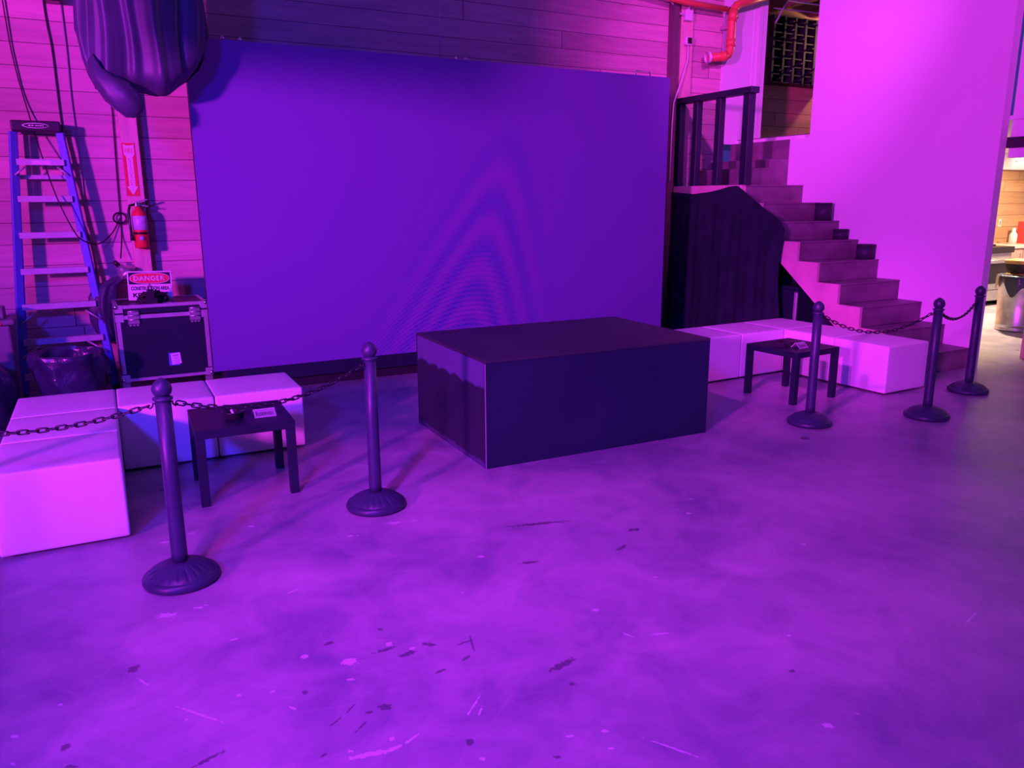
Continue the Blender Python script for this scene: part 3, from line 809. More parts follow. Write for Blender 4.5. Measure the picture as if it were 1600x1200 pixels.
for i in range(NX):
    for j in range(NZ):
        if random.random() < 0.42:
            p = (9.98 - W_ / 2 + W_ * (i + 0.5) / NX, 9.38 - 0.045, 3.40 + H_ * j / NZ + 0.0455)
            if bs is None: bs = bottle(p, 'dark bottle lying neck out in a pigeonhole of the upper rack')
            else:
                c = bs.copy(); COL.objects.link(c); c.location = p
for i, (x, y, w_, h_, m_, nm, lab, cat) in enumerate(((8.58, 8.75, 0.10, 0.14, M['pvc'], 'paper_cup_stack', 'tall pale packet on the upper floor edge next to the door trim', 'packet'),
        (8.74, 8.75, 0.06, 0.13, M['pvc'], 'paper_packet', 'narrow pale packet, the right one of two on the upper floor edge', 'packet'))):
    b = box_bm((x - w_ / 2, y - 0.04, 2.4801), (x + w_ / 2, y + 0.04, 2.4801 + h_), 0.006)
    tag(obj('packet', b, m_), lab, cat)
b = bmesh.new()
for k in range(5): add_box(b, (9.1 + 0.14 * k, 9.0 + 0.06 * math.sin(k * 2), 2.5 + 0.012 * k), (0.26, 0.1, 0.03), R(0.5 * k - 0.8, 'Z'))
tag(obj('timber_offcuts', b, M['plank_dark']), 'low heap of dark timber offcuts on the upper floor', 'offcuts')['kind'] = 'stuff'
b = lathe_bm([(0.0, 0.0), (0.13, 0.0), (0.15, 0.05), (0.12, 0.11), (0.05, 0.14), (0.0, 0.145)], 18)
tag(obj('dark_bag', b, M['bag'], loc=(9.75, 8.65, 2.4801)), 'small dark rounded bag on the upper floor near the white wall edge', 'bag')
b = bmesh.new(); add_tube(b, [(8.75, 8.55, 4.05), (8.95, 8.55, 4.36), (9.6, 8.55, 4.36), (10.6, 8.55, 4.34), (11.4, 8.55, 4.33)], 0.012, 6)
add_tube(b, [(8.75, 8.6, 4.25), (9.6, 8.6, 4.27), (11.4, 8.6, 4.24)], 0.008, 6)
tag(obj('ceiling_conduit', b, M['cable_grey']), 'thin bent conduit under the upper room ceiling beams', 'conduit')

# ------------------------------------------------------------------ hanging black drape (upper left)
def drape():
    t = thing('hanging_drape', 'bunched black velvet drape hanging from above at upper left', 'drape', (0.63, 7.02, 2.35))
    prof = [(0.17, 2.93), (0.20, 2.66), (0.25, 2.53), (0.33, 2.50), (0.45, 2.53), (0.58, 2.52), (0.66, 2.50), (0.74, 2.51), (0.82, 2.575), (0.90, 2.63), (0.98, 2.71), (1.03, 2.80), (1.07, 2.96)]
    def zb(x):
        for (x1, z1), (x2, z2) in zip(prof, prof[1:]):
            if x1 <= x <= x2: return z1 + (z2 - z1) * (x - x1) / (x2 - x1)
        return prof[0][1] if x < prof[0][0] else prof[-1][1]
    bm = bmesh.new(); nu, nv = 150, 40
    rows = []
    for j in range(nv + 1):
        v = j / nv; row = []
        for i in range(nu):
            a = 2 * PI * i / nu
            fold = 1 + 0.13 * math.sin(a * 8 + 0.9 * math.sin(a * 2) + 0.25 * v) + 0.07 * math.sin(a * 17 + 1.0) + 0.03 * math.sin(a * 31 + v * 2)
            ex, ey = 0.44, 0.21
            cx = 0.62
            x0 = cx + ex * math.cos(a) * (1 + (fold - 1) * 0.35)
            y0 = 7.03 + ey * math.sin(a) * fold
            zl = zb(min(1.07, max(0.17, x0)))
            z = 4.6 + (zl - 4.6) * v
            # round under towards the bottom, front and back lips meeting
            s = max(0.0, (z - zl) / 0.13)
            shrink = 1.0 if s >= 1 else math.sqrt(max(0.0, 1 - (1 - s) ** 2)) * 0.92 + 0.08
            y = 7.03 + (y0 - 7.03) * shrink
            taper = 1 + 0.05 * (1 - v)
            row.append(bm.verts.new((x0 - 0.63 + 0.012 * math.sin(z * 7 + a * 3), (y - 7.02) * taper, z - 2.35)))
        rows.append(row)
    for A, B in zip(rows, rows[1:]):
        for k in range(nu):
            f = bm.faces.new((A[k], A[(k + 1) % nu], B[(k + 1) % nu], B[k])); f.smooth = True
    obj('drape_body', bm, M['drape'], t)
    # the knotted tail that hangs lowest
    bm = bmesh.new(); rows = []
    path = [((0.22, 6.90, 2.72), 0.05, 0.05), ((0.27, 6.86, 2.60), 0.07, 0.07), ((0.34, 6.84, 2.52), 0.10, 0.09), ((0.41, 6.83, 2.46), 0.115, 0.10), ((0.47, 6.83, 2.41), 0.105, 0.09), ((0.515, 6.83, 2.385), 0.075, 0.06), ((0.545, 6.83, 2.375), 0.03, 0.03)]
    for (p, rz_, ry_) in path:
        row = []
        for k in range(28):
            a = 2 * PI * k / 28; w_ = 1 + 0.10 * math.sin(a * 5 + p[0] * 20)
            nx, nz = 0.5, 0.87
            row.append(bm.verts.new((p[0] - 0.63 + math.cos(a) * rz_ * w_ * nx * 0.9, p[1] - 7.02 + math.sin(a) * ry_ * w_, p[2] - 2.35 + math.cos(a) * rz_ * w_ * nz)))
        rows.append(row)
    for A, B in zip(rows, rows[1:]):
        for k in range(28):
            f = bm.faces.new((A[k], A[(k + 1) % 28], B[(k + 1) % 28], B[k])); f.smooth = True
    bm.faces.new(rows[0]); bm.faces.new(rows[-1])
    obj('knotted_tail', bm, M['drape'], t)
drape()

# ------------------------------------------------------------------ timber post, arrow sign, extinguisher
tag(obj('timber_post', box_bm((0.45, 8.27, 0), (0.595, 8.398, 5.0), 0.004, 1), M['post_wood']), 'pale square timber post on the left plank wall, carrying the fire extinguisher', 'post')
t = thing('arrow_sign', 'red fire extinguisher arrow sign on the timber post', 'sign', (0.502, 8.268, 1.99))
obj('plate', box_bm((-0.053, -0.003, -0.235), (0.053, 0.0, 0.235)), M['red_print'], t)
ar = [(-0.043, 0.225), (-0.02, 0.212), (0.02, 0.212), (0.043, 0.225), (0.043, 0.135), (0.026, 0.11), (0.026, -0.15), (0.045, -0.15), (0.0, -0.225), (-0.045, -0.15), (-0.026, -0.15), (-0.026, 0.11), (-0.043, 0.135)]
obj('arrow', prism_bm(ar, 'y', -0.0045, -0.0032), M['white_print'], t)
obj('lettering', xf(text_bm('FIRE', 0.066, 0.042), T((0, -0.0047, 0.168))), M['red_print'], t)
eb = bmesh.new()
for k, ch in enumerate('EXTINGUISHER'):
    c = text_bm(ch, 0.026 if ch != 'I' else 0.008, 0.016); xf(c, T((0, -0.0047, 0.092 - k * 0.0205)))
    me = bpy.data.meshes.new('c'); c.to_mesh(me); c.free(); eb.from_mesh(me); bpy.data.meshes.remove(me)
obj('lettering', eb, M['red_print'], t)

t = thing('fire_extinguisher', 'red fire extinguisher with a grey label hung on the timber post', 'fire extinguisher', (0.525, 8.2035, 1.285))
obj('cylinder', lathe_bm([(0.0, 0.0), (0.06, 0.0), (0.064, 0.012), (0.064, 0.285), (0.055, 0.325), (0.035, 0.35), (0.022, 0.357), (0.022, 0.372), (0.0, 0.372)], 28), M['red_paint'], t)
obj('label_band', lathe_bm([(0.0645, 0.165), (0.0652, 0.166), (0.0652, 0.29), (0.0645, 0.291)], 28), M['ext_label'], t)
obj('strap', lathe_bm([(0.0645, 0.125), (0.067, 0.125), (0.067, 0.145), (0.0645, 0.145)], 28), M['enamel'], t)
obj('badge', xf(lathe_bm([(0.0, 0.0), (0.022, 0.0), (0.022, 0.004), (0.0, 0.004)], 18), T((0.0, -0.0655, 0.09)) @ R(PI / 2, 'X')), M['ext_label'], t)
obj('valve', box_bm((-0.022, -0.025, 0.3725), (0.022, 0.02, 0.41), 0.006), M['chrome'], t)
b = bmesh.new(); add_box(b, (0.03, 0, 0.425), (0.11, 0.022, 0.012), R(-0.25, 'Y')); add_box(b, (0.035, 0, 0.385), (0.10, 0.02, 0.010), R(0.2, 'Y'))
obj('lever', b, M['steel'], t)
b = bmesh.new(); add_tube(b, [(-0.022, -0.01, 0.395), (-0.07, -0.015, 0.385), (-0.085, -0.03, 0.33), (-0.085, -0.045, 0.2), (-0.082, -0.045, 0.13)], 0.012, 10)
obj('hose', b, M['enamel'], t)
b = bmesh.new(); add_tube(b, [(-0.082, -0.045, 0.129), (-0.08, -0.045, 0.07)], [0.014, 0.019], 10)
obj('nozzle', b, M['enamel'], t)

# ------------------------------------------------------------------ step ladder
t = thing('step_ladder', 'blue fibreglass step ladder leaning closed against the left plank wall', 'ladder', (-0.205, 8.10, 0))
H0 = 2.36
def lad(z, s, back=False):   # rail position at height z
    hw = 0.375 - 0.0875 * z
    y = 0.0 + 0.10 * z / H0 + (0.10 if back else 0)
    return Vector((s * hw, y, z))
for s in (-1, 1):
    for back in (False, True):
        A_, B_ = lad(0.0, s, back), lad(H0 - 0.07, s, back)
        if back: A_.x *= 0.93; B_.x *= 0.93
        d_ = (B_ - A_); q_ = d_.to_track_quat('Z', 'Y').to_matrix().to_4x4()
        b = bmesh.new(); add_box(b, (A_ + B_) / 2, (0.032 if not back else 0.026, 0.065 if not back else 0.03, d_.length), q_)
        bmesh.ops.bevel(b, geom=b.edges[:], offset=0.004, segments=1, affect='EDGES')
        obj('rail' if not back else 'rear_rail', b, M['fibre'], t)
for k in range(1, 8):
    z = 0.21 + 0.3085 * (k - 1)
    hw = lad(z, 1).x - 0.016
    b = bmesh.new()
    y = lad(z, 1).y
    add_box(b, (0, y - 0.005, z), (2 * hw, 0.075, 0.006)); add_box(b, (0, y - 0.043, z - 0.022), (2 * hw, 0.005, 0.05)); add_box(b, (0, y + 0.03, z - 0.012), (2 * hw, 0.005, 0.03))
    obj('step', b, M['lad_alu'], t)
obj('rear_bar', box_bm((-0.19, lad(2.0, 1, True).y - 0.012, 1.90), (0.19, lad(2.0, 1, True).y + 0.012, 1.935)), M['lad_alu'], t)
for (z1, z2, dx) in ((2.03, 1.93, 0.075), (0.78, 0.66, 0.11), (0.50, 0.36, 0.15)):
    for s in (-1, 1):
        b = bmesh.new(); P1 = lad(z2, s); P0 = lad(z1, s)
        add_tube(b, [P0 + Vector((-s * dx, -0.02, -0.03)), P1 + Vector((-s * 0.005, -0.035, 0))], 0.008, 6)
        obj('brace', b, M['lad_alu'], t)
cp = box_bm((-0.185, -0.02 + 0.05, H0 - 0.068), (0.185, 0.23, H0 + 0.02), 0.012)
obj('top_cap', cp, M['cap'], t)
el = bmesh.new()
for r0 in (1.0,):
    pass
el = lathe_bm([(0.0, 0.0), (1.0, 0.0), (1.0, 1.0), (0.0, 1.0)], 40)
xf(el, T((0, 0.029, H0 - 0.022)) @ R(PI / 2, 'X') @ Matrix.Diagonal((0.10, 0.022, 0.002, 1)))
obj('badge', el, M['white_print'], t)
el = lathe_bm([(0.0, 0.0), (1.0, 0.0), (1.0, 1.0), (0.0, 1.0)], 40)
xf(el, T((0, 0.0268, H0 - 0.022)) @ R(PI / 2, 'X') @ Matrix.Diagonal((0.088, 0.015, 0.001, 1)))
obj('badge_inset', el, M['cap'], t)
bl_ = bmesh.new()
for xx, ww in ((-0.045, 0.018), (-0.023, 0.014), (0.004, 0.012), (0.021, 0.012), (0.038, 0.012), (0.054, 0.010)): add_box(bl_, (xx, 0.0255, H0 - 0.022), (ww, 0.001, 0.010))
obj('badge_marks', bl_, M['white_print'], t)
obj('step_sticker', box_bm((-0.065, lad(2.06, 1).y - 0.0478, 2.018), (0.075, lad(2.06, 1).y - 0.0462, 2.05)), M['white_print'], t)
for s in (-1, 1):
    o = obj('foot', box_bm((s * 0.375 - 0.025, -0.05, -0.0), (s * 0.375 + 0.025, 0.05, 0.05), 0.006), M['foot'], t)

# ------------------------------------------------------------------ flight case, danger sign, cable clump
t = thing('flight_case', 'black flight case with aluminium edges, left of the video wall', 'flight case', (0.585, 7.53, 0.0))
hw, hd, zb_, zt_ = 0.372, 0.285, 0.165, 0.835
zl_ = 0.755
obj('body_panel', box_bm((-hw + 0.004, 0.004, zb_ + 0.004), (hw - 0.004, 2 * hd - 0.004, zl_ - 0.004)), M['black_lam'], t)
obj('lid', box_bm((-hw + 0.004, 0.004, zl_ + 0.004), (hw - 0.004, 2 * hd - 0.004, zt_ - 0.004)), M['black_lam'], t)
def edge(lo, hi): return obj('edge_extrusion', box_bm(lo, hi, 0.003, 1), M['alu'], t)
e_ = 0.036
for y0, y1 in ((0.0, 0.0), (2 * hd, 2 * hd)):
    s = 1 if y0 == 0 else -1
    ya, yb = sorted((y0 - s * 0.001, y0 + s * 0.03))
    edge((-hw, ya, zt_ - 0.03), (hw, yb, zt_)); edge((-hw, ya, zl_ - e_ - 0.006), (hw, yb, zl_ - 0.006)); edge((-hw, ya, zb_), (hw, yb, zb_ + 0.028))
    for x0 in (-hw, hw - 0.034): edge((x0 - 0.001, ya - 0.0003, zb_ + 0.07), (x0 + 0.035, yb, zl_ - 0.042))
for x0 in (-hw - 0.001, hw - 0.029): edge((x0, 0.031, zt_ - 0.03), (x0 + 0.03, 2 * hd - 0.031, zt_ + 0.0005))
for x in (-hw + 0.028, hw - 0.028):
    for z in (zt_ - 0.03, zl_ - 0.03, zb_ + 0.03):
        obj('corner_plate', box_bm((x - 0.034, -0.006, z - 0.034), (x + 0.034, 0.002, z + 0.034), 0.003, 1), M['alu'], t)
    obj('ball_corner', lathe_bm([(0.0, -0.026), (0.017, -0.019), (0.025, -0.004), (0.025, 0.005), (0.017, 0.019), (0.0, 0.026)], 14, (x * 1.055, 0.008, zt_ - 0.012)), M['chrome'], t)
    obj('ball_corner', lathe_bm([(0.0, -0.026), (0.017, -0.019), (0.025, -0.004), (0.025, 0.005), (0.017, 0.019), (0.0, 0.026)], 14, (x * 1.055, 0.008, zb_ + 0.018)), M['chrome'], t)
    cb_ = lathe_bm([(0.0, 0.0), (0.045, 0.0), (0.05, 0.012), (0.05, 0.03), (0.045, 0.042), (0.0, 0.042)], 20)
    for yy in (0.10, 2 * hd - 0.10):
        w_ = bmesh.new(); me = bpy.data.meshes.new('w'); cb_.to_mesh(me); w_.from_mesh(me); bpy.data.meshes.remove(me)
        xf(w_, T((x - 0.02, yy, 0.05)) @ R(PI / 2, 'Y')); obj('caster', w_, M['foot'], t)
        obj('caster_fork', box_bm((x - 0.03, yy - 0.03, 0.085), (x + 0.03, yy + 0.03, zb_ - 0.0005)), M['steel'], t)
    cb_.free()
for x in (-0.235, 0.262):
    b = bmesh.new()
    add_box(b, (x, -0.010, zl_ - 0.028), (0.088, 0.014, 0.11))
    for k in range(3): add_tube(b, [(x - 0.044, -0.018, zl_ + 0.028 - 0.036 * k), (x + 0.044, -0.018, zl_ + 0.028 - 0.036 * k)], 0.007, 8)
    for k in (-1, 0, 1): add_box(b, (x + 0.028 * k, -0.012, zl_ - 0.09), (0.02, 0.01, 0.022))
    obj('latch', b, M['steel'], t)
obj('label_card', xf(box_bm((-0.045, -0.002, -0.058), (0.045, 0.0, 0.058)), T((0.058, 0.003, 0.335)) @ R(0.02, 'Y')), M['blue_print'], t)['label'] = 'blue card stuck on the front panel'
pc = obj('label_card', xf(box_bm((-0.04, -0.002, -0.05), (0.04, 0.0, 0.05)), T((0.072, 0.0005, 0.338)) @ R(-0.07, 'Y')), M['paper'], t); pc['label'] = 'white card stuck over the blue one'
lb = bmesh.new()
for k in range(5): add_box(lb, (0.0 + 0.003 * (k % 2), -0.0004, 0.030 - 0.016 * k), (0.05 - 0.006 * (k % 3), 0.0008, 0.0035 if k else 0.007))
obj('printed_lines', xf(lb, T((0.072, -0.0016, 0.338)) @ R(-0.07, 'Y')), M['blue_print'], t)

obj('lid_sticker', box_bm((0.02, 0.05, zt_ - 0.0039), (0.085, 0.10, zt_ - 0.003)), M['paper'], t)
obj('lid_sticker', box_bm((-0.15, 0.06, zt_ - 0.0039), (-0.03, 0.12, zt_ - 0.003)), M['tote'], t)
t = thing('danger_sign', 'DANGER construction area sign leaning on top of the flight case', 'sign', (0.525, 7.80, 0.835))
K = R(-0.17, 'X') @ R(0.03, 'Y')
sw, sh = 0.365, 0.265
obj('plate', xf(box_bm((-sw / 2, 0, 0.006), (sw / 2, 0.004, sh), 0.001, 1), K), M['white_print'], t)
obj('header_panel', xf(box_bm((-sw / 2 + 0.012, -0.0012, 0.148), (sw / 2 - 0.012, -0.0002, sh - 0.012)), K), M['black_print'], t)
for rx, ry, m_, y_, nm in ((0.163, 0.048, M['white_print'], -0.0014, 'oval_border'), (0.158, 0.043, M['red_print'], -0.0024, 'red_oval')):
    pts = []
    for k in range(48):
        a = 2 * PI * k / 48; c_, s_ = math.cos(a), math.sin(a)
        pts.append((rx * math.copysign(abs(c_) ** 0.72, c_), ry * math.copysign(abs(s_) ** 0.8, s_)))
    obj(nm, xf(prism_bm(pts, 'y', y_ - 0.0008, y_), K @ T((0, 0, 0.2005))), m_, t)
obj('lettering', xf(text_bm('DANGER', 0.262, 0.046, bold=0.035), K @ T((0, -0.0034, 0.2005))), M['white_print'], t)
obj('lettering', xf(text_bm('CONSTRUCTION AREA', 0.315, 0.034, bold=0.03), K @ T((0, -0.0004, 0.112))), M['black_print'], t)
obj('lettering', xf(text_bm('KEEP OUT', 0.29, 0.040, bold=0.035), K @ T((0.0, -0.0004, 0.052))), M['black_print'], t)

def clump(name, label, cat, O, n, rx, ry, rz, r, seed):
    random.seed(seed); b = bmesh.new()
    for k in range(n):
        pts = []
        c0 = Vector((random.uniform(-rx, rx) * 0.45, random.uniform(-ry, ry) * 0.3, 0)); R0 = random.uniform(0.45, 0.95); ph = random.uniform(0, 6)
        for j in range(14):
            a = 2 * PI * j / 14
            x = c0.x + math.cos(a + ph) * rx * R0 * 0.7; y = c0.y + math.sin(a + ph) * ry * R0 * 0.7
            e = max(0, 1 - (x / rx) ** 2)
            pts.append((x, y, r + rz * e * (0.5 + 0.5 * math.sin(2 * a + ph + k)) * random.uniform(0.75, 1)))
        add_tube(b, pts, r, 6, closed=True)
    return tag(obj(name, b, M['cable'], loc=O), label, cat)
clump('cable_coil', 'tangled heap of black cable in front of the danger sign', 'cable', (0.535, 7.665, 0.8352), 16, 0.15, 0.08, 0.105, 0.0085, 3)
b = bmesh.new(); add_tube(b, [(0, 0, 0.075), (-0.012, 0, 0.14), (0.0, 0, 0.175), (0.013, 0, 0.14), (0.012, 0, 0.075)], 0.006, 6)
add_box(b, (0.0, 0.0, 0.085), (0.055, 0.03, 0.075))
add_box(b, (0.0, 0.0, 0.024), (0.10, 0.06, 0.046))
tag(obj('spring_clamp', b, M['cable'], loc=(0.508, 7.575, 0.8353)), 'black clip with an upright wire loop standing before the danger sign', 'clamp')

# ------------------------------------------------------------------ bin bags, bin, cloth bundle and lamp at left
def crumple(bm, amp, sc, off=0.0):
    for v in bm.verts:
        n = noise.noise_vector(v.co * sc + Vector((off, off * 2, 0)))
        k = min(1.0, v.co.z / 0.06)
        v.co += Vector((n.x, n.y, n.z * 0.6)) * amp * k
        v.co.z = max(0.0, v.co.z)
    return bm
t = thing('trash_can', 'round bin wrapped in a shiny black bag, in front of the ladder', 'trash can', (-0.17, 7.30, 0))
prof = [(0.0, 0.0), (0.20, 0.0), (0.215, 0.05), (0.225, 0.15), (0.235, 0.25), (0.245, 0.35), (0.255, 0.43), (0.275, 0.50), (0.28, 0.56), (0.27, 0.60), (0.25, 0.605), (0.235, 0.57), (0.22, 0.48), (0.18, 0.43), (0.0, 0.42)]
pp = []
for (r1, z1), (r2, z2) in zip(prof, prof[1:]):
    for k in range(4): pp.append((r1 + (r2 - r1) * k / 4, z1 + (z2 - z1) * k / 4))
pp.append(prof[-1])
pp = [(r_, z_ * 0.86) for r_, z_ in pp]
bb = lathe_bm(pp, 72, fn=lambda r, z, a: (r * (1 + 0.05 * math.sin(a * 7 + z * 9) * min(1, z * 4)), z))
obj('bag', crumple(bb, 0.035, 7.0, 1.0), M['bag'], t)
b = bmesh.new(); add_tube(b, [(0.17 * math.cos(a * 2 * PI / 24), 0.17 * math.sin(a * 2 * PI / 24), 0.395) for a in range(24)], 0.012, 6, closed=True)
obj('inner_rim', b, M['tote'], t)
bb = lathe_bm([(r * 1.15, z) for r, z in [(0.0, 0.0), (0.22, 0.0), (0.25, 0.1), (0.26, 0.2), (0.255, 0.3), (0.24, 0.4), (0.19, 0.48), (0.10, 0.53), (0.05, 0.55), (0.06, 0.6), (0.0, 0.61)]], 60, fn=lambda r, z, a: (r * (1 + 0.06 * math.sin(a * 6 + z * 7)), z))
tag(obj('garbage_bag', crumple(bb, 0.03, 6.0, 5.0), M['bag'], loc=(-0.84, 7.1, 0)), 'full black bin bag on the floor at the left picture edge', 'bag')
t = thing('storage_bin', 'grey plastic bin with a flat lid behind the bag at left edge', 'bin', (-0.76, 7.72, 0))
obj('body', box_bm((-0.22, -0.18, 0), (0.20, 0.18, 0.73), 0.02), M['tote'], t)
obj('lid', box_bm((-0.24, -0.20, 0.7305), (0.235, 0.20, 0.775), 0.015), M['tote'], t)
obj('lid_tag', box_bm((-0.05, -0.206, 0.735), (0.14, -0.2005, 0.765)), M['red_print'], t)
tag(obj('grey_box', box_bm((-0.98, 7.62, 0.7755), (-0.60, 7.88, 0.86), 0.01), M['tote']), 'flat grey box lying on the lidded bin at the left edge', 'box')

t = thing('clamp_lamp', 'metal clamp lamp hanging on a cord beside the timber post', 'lamp', (0.315, 8.24, 1.12))
obj('reflector', xf(lathe_bm([(0.0, 0.0), (0.03, 0.0), (0.035, -0.03), (0.07, -0.06), (0.095, -0.10), (0.098, -0.10), (0.073, -0.058), (0.038, -0.026), (0.033, 0.004), (0.0, 0.004)], 26), R(-0.7, 'Y')), M['steel'], t)
obj('socket', xf(lathe_bm([(0.0, 0.0045), (0.022, 0.0045), (0.02, 0.06), (0.0, 0.065)], 16), R(-0.7, 'Y')), M['enamel'], t)
def bundle():
    bm = bmesh.new(); rows = []
    path = [((0.29, 8.24, 1.03), 0.03), ((0.26, 8.22, 0.99), 0.075), ((0.19, 8.19, 0.96), 0.10), ((0.15, 8.19, 0.86), 0.115), ((0.13, 8.19, 0.74), 0.115), ((0.13, 8.19, 0.62), 0.10), ((0.15, 8.19, 0.52), 0.08), ((0.17, 8.19, 0.44), 0.04)]
    pts = []
    for (p1, r1), (p2, r2) in zip(path, path[1:]):
        for k in range(4):
            f = k / 4; pts.append((Vector(p1).lerp(Vector(p2), f), r1 + (r2 - r1) * f))
    pts.append((Vector(path[-1][0]), path[-1][1]))
    for p, r in pts:
        rows.append([bm.verts.new(p + Vector((math.cos(a), math.sin(a) * 0.8, 0)) * r * (1 + 0.12 * math.sin(a * 6 + p.z * 6) + 0.06 * math.sin(a * 11))) for a in [2 * PI * k / 40 for k in range(40)]])
    for A, B in zip(rows, rows[1:]):
        for k in range(40):
            f = bm.faces.new((A[k], A[(k + 1) % 40], B[(k + 1) % 40], B[k])); f.smooth = True
    bm.faces.new(rows[0]); bm.faces.new(rows[-1])
    return bm
tag(obj('cloth_bundle', bundle(), M['drape']), 'dark cloth bundle hanging on the wall between the ladder and the post', 'cloth')

# cables down the left wall
def cable(pts, r, m_, label, nm='cable'):
    P = [Vector((x, y, z)) for x, y, z in pts]
    out = []
    for i in range(len(P) - 1):
        a, b, c, d = P[max(0, i - 1)], P[i], P[i + 1], P[min(len(P) - 1, i + 2)]
        for k in range(6):
            s = k / 6
            out.append(0.5 * ((2 * b) + (c - a) * s + (2 * a - 5 * b + 4 * c - d) * s * s + (3 * b - a - 3 * c + d) * s ** 3))
    out.append(P[-1])
    bm = bmesh.new(); add_tube(bm, out, r, 6)
    return tag(obj(nm, bm, m_), label, 'cable', 'cables hanging down the left plank wall')
cable([(-0.37, 8.37, 4.8), (-0.33, 8.37, 3.36), (-0.31, 8.375, 2.9), (-0.25, 8.35, 2.45), (-0.135, 8.08, 1.82), (-0.02, 8.02, 1.46), (0.06, 8.10, 1.36), (0.17, 8.25, 1.33), (0.29, 8.35, 1.42), (0.37, 8.38, 1.55)], 0.006, M['cable'], 'black cable falling across the ladder and looping up to the hook by the post')
cable([(-0.04, 8.385, 4.8), (-0.03, 8.385, 3.39), (-0.01, 8.385, 3.0), (-0.01, 8.385, 2.45), (0.0, 8.385, 1.85), (0.06, 8.385, 1.5), (0.11, 8.385, 1.27), (0.12, 8.385, 0.86), (0.1, 8.385, 0.4), (0.1, 8.36, 0.008)], 0.007, M['cable'], 'black cable running straight down behind the right rail of the ladder')
cable([(0.1, 8.385, 4.8), (0.10, 8.385, 3.4), (0.10, 8.385, 3.0), (0.09, 8.385, 2.56), (0.10, 8.385, 2.07), (0.095, 8.385, 1.74), (0.10, 8.385, 1.48)], 0.007, M['cable_grey'], 'grey cable hanging free on the wall right of the ladder')
cable([(0.43, 8.38, 4.8), (0.42, 8.385, 3.2), (0.41, 8.385, 2.55), (0.39, 8.385, 2.0), (0.38, 8.385, 1.68), (0.37, 8.385, 1.4), (0.335, 8.27, 1.19)], 0.007, M['cable'], 'black cable running beside the timber post to the clamp lamp')
b = bmesh.new()
for k in range(3): add_tube(b, [(0.37 + (0.05 + 0.004 * k) * math.cos(a * 2 * PI / 20), 8.37 - 0.008 * k, 1.555 + (0.045 + 0.004 * k) * math.sin(a * 2 * PI / 20)) for a in range(20)], 0.005, 6, closed=True)
add_tube(b, [(0.37, 8.398, 1.60), (0.37, 8.34, 1.60)], 0.006, 6)
tag(obj('cable_coil', b, M['cable']), 'small coil of black cable on a hook beside the timber post', 'cable')
tag(obj('ceiling_bracket', box_bm((-0.02, 8.25, 3.37), (0.10, 8.395, 3.46), 0.005), M['enamel']), 'dark bracket high on the wall left of the drape', 'bracket')

# ------------------------------------------------------------------ kitchen beyond the doorway
t = thing('range_cooker', 'stainless steel range cooker with a dark oven window, in the lit kitchen', 'cooker', (12.85, 7.55, 0))
obj('body', box_bm((-0.45, 0.0, 0.08), (0.45, 0.70, 0.84), 0.006), M['steel'], t)
o = obj('oven_door', box_bm((-0.43, -0.03, 0.27), (0.43, -0.001, 0.76), 0.006), M['steel'], t)
obj('oven_window', box_bm((-0.30, -0.034, 0.36), (0.34, -0.0305, 0.68), 0.002, 1), M['glass_dark'], o)
b = bmesh.new(); add_tube(b, [(-0.38, -0.03, 0.735), (-0.38, -0.07, 0.735), (0.38, -0.07, 0.735), (0.38, -0.03, 0.735)], 0.012, 8); obj('handle', b, M['steel'], o)
obj('lower_drawer', box_bm((-0.43, -0.025, 0.10), (0.43, -0.001, 0.25), 0.006), M['steel'], t)
obj('cooktop', box_bm((-0.455, -0.04, 0.8405), (0.455, 0.70, 0.94), 0.012), M['enamel'], t)
for x in (-0.22, 0.22): obj('burner_grate', lathe_bm([(0.0, 0.9405), (0.14, 0.9405), (0.14, 0.965), (0.0, 0.965)], 20, (x, 0.3, 0)), M['enamel'], t)
for x in (-0.4, 0.4): obj('foot', box_bm((x - 0.03, 0.05, 0), (x + 0.03, 0.6, 0.0795)), M['foot'], t)
t = thing('kitchen_counter', 'pink-beige kitchen counter unit with a pale worktop, right of the cooker', 'counter', (14.6, 7.75, 0))
obj('carcass', box_bm((-1.28, 0.0, 0.0), (1.2, 0.62, 0.88)), M['cabinet'], t)
obj('worktop', box_bm((-1.285, -0.03, 0.8805), (1.2, 0.64, 0.925), 0.004, 1), M['counter'], t)
for x0 in (-1.26, -0.64, -0.02, 0.6):
    d_ = obj('door', box_bm((x0, -0.022, 0.1), (x0 + 0.58, -0.001, 0.85), 0.004, 1), M['cabinet'], t)
    obj('handle', box_bm((x0 + 0.5, -0.04, 0.68), (x0 + 0.515, -0.0225, 0.8), 0.003, 1), M['steel'], d_)
b = lathe_bm([(0.0, 0.0), (0.06, 0.0), (0.062, 0.16), (0.03, 0.21), (0.025, 0.27), (0.0, 0.27)], 20)
tag(obj('spray_bottle', b, M['pvc'], loc=(14.15, 8.05, 0.9255)), 'white plastic bottle standing on the kitchen worktop', 'bottle')
tag(obj('red_carton', box_bm((14.42, 8.0, 0.9255), (14.66, 8.15, 1.30), 0.005), M['red_box']), 'red carton on the kitchen worktop beside the white bottle', 'carton')
for x, lab in ((13.72, 'white wall outlet on the kitchen planks above the cooker'), (14.30, 'white wall outlet on the kitchen planks above the white bottle')):
    t = thing('wall_outlet', lab, 'outlet', (x, 8.398, 1.27), 0, 'kitchen wall outlets')
    obj('plate', box_bm((-0.04, -0.008, -0.065), (0.04, 0.0, 0.065), 0.003, 1), M['pvc'], t)
    obj('socket', box_bm((-0.015, -0.010, -0.04), (0.015, -0.0082, 0.04)), M['tote'], t)
t = thing('trash_can', 'ribbed galvanised trash can lined with a black bag, in the kitchen', 'trash can', (10.77, 5.93, 0))
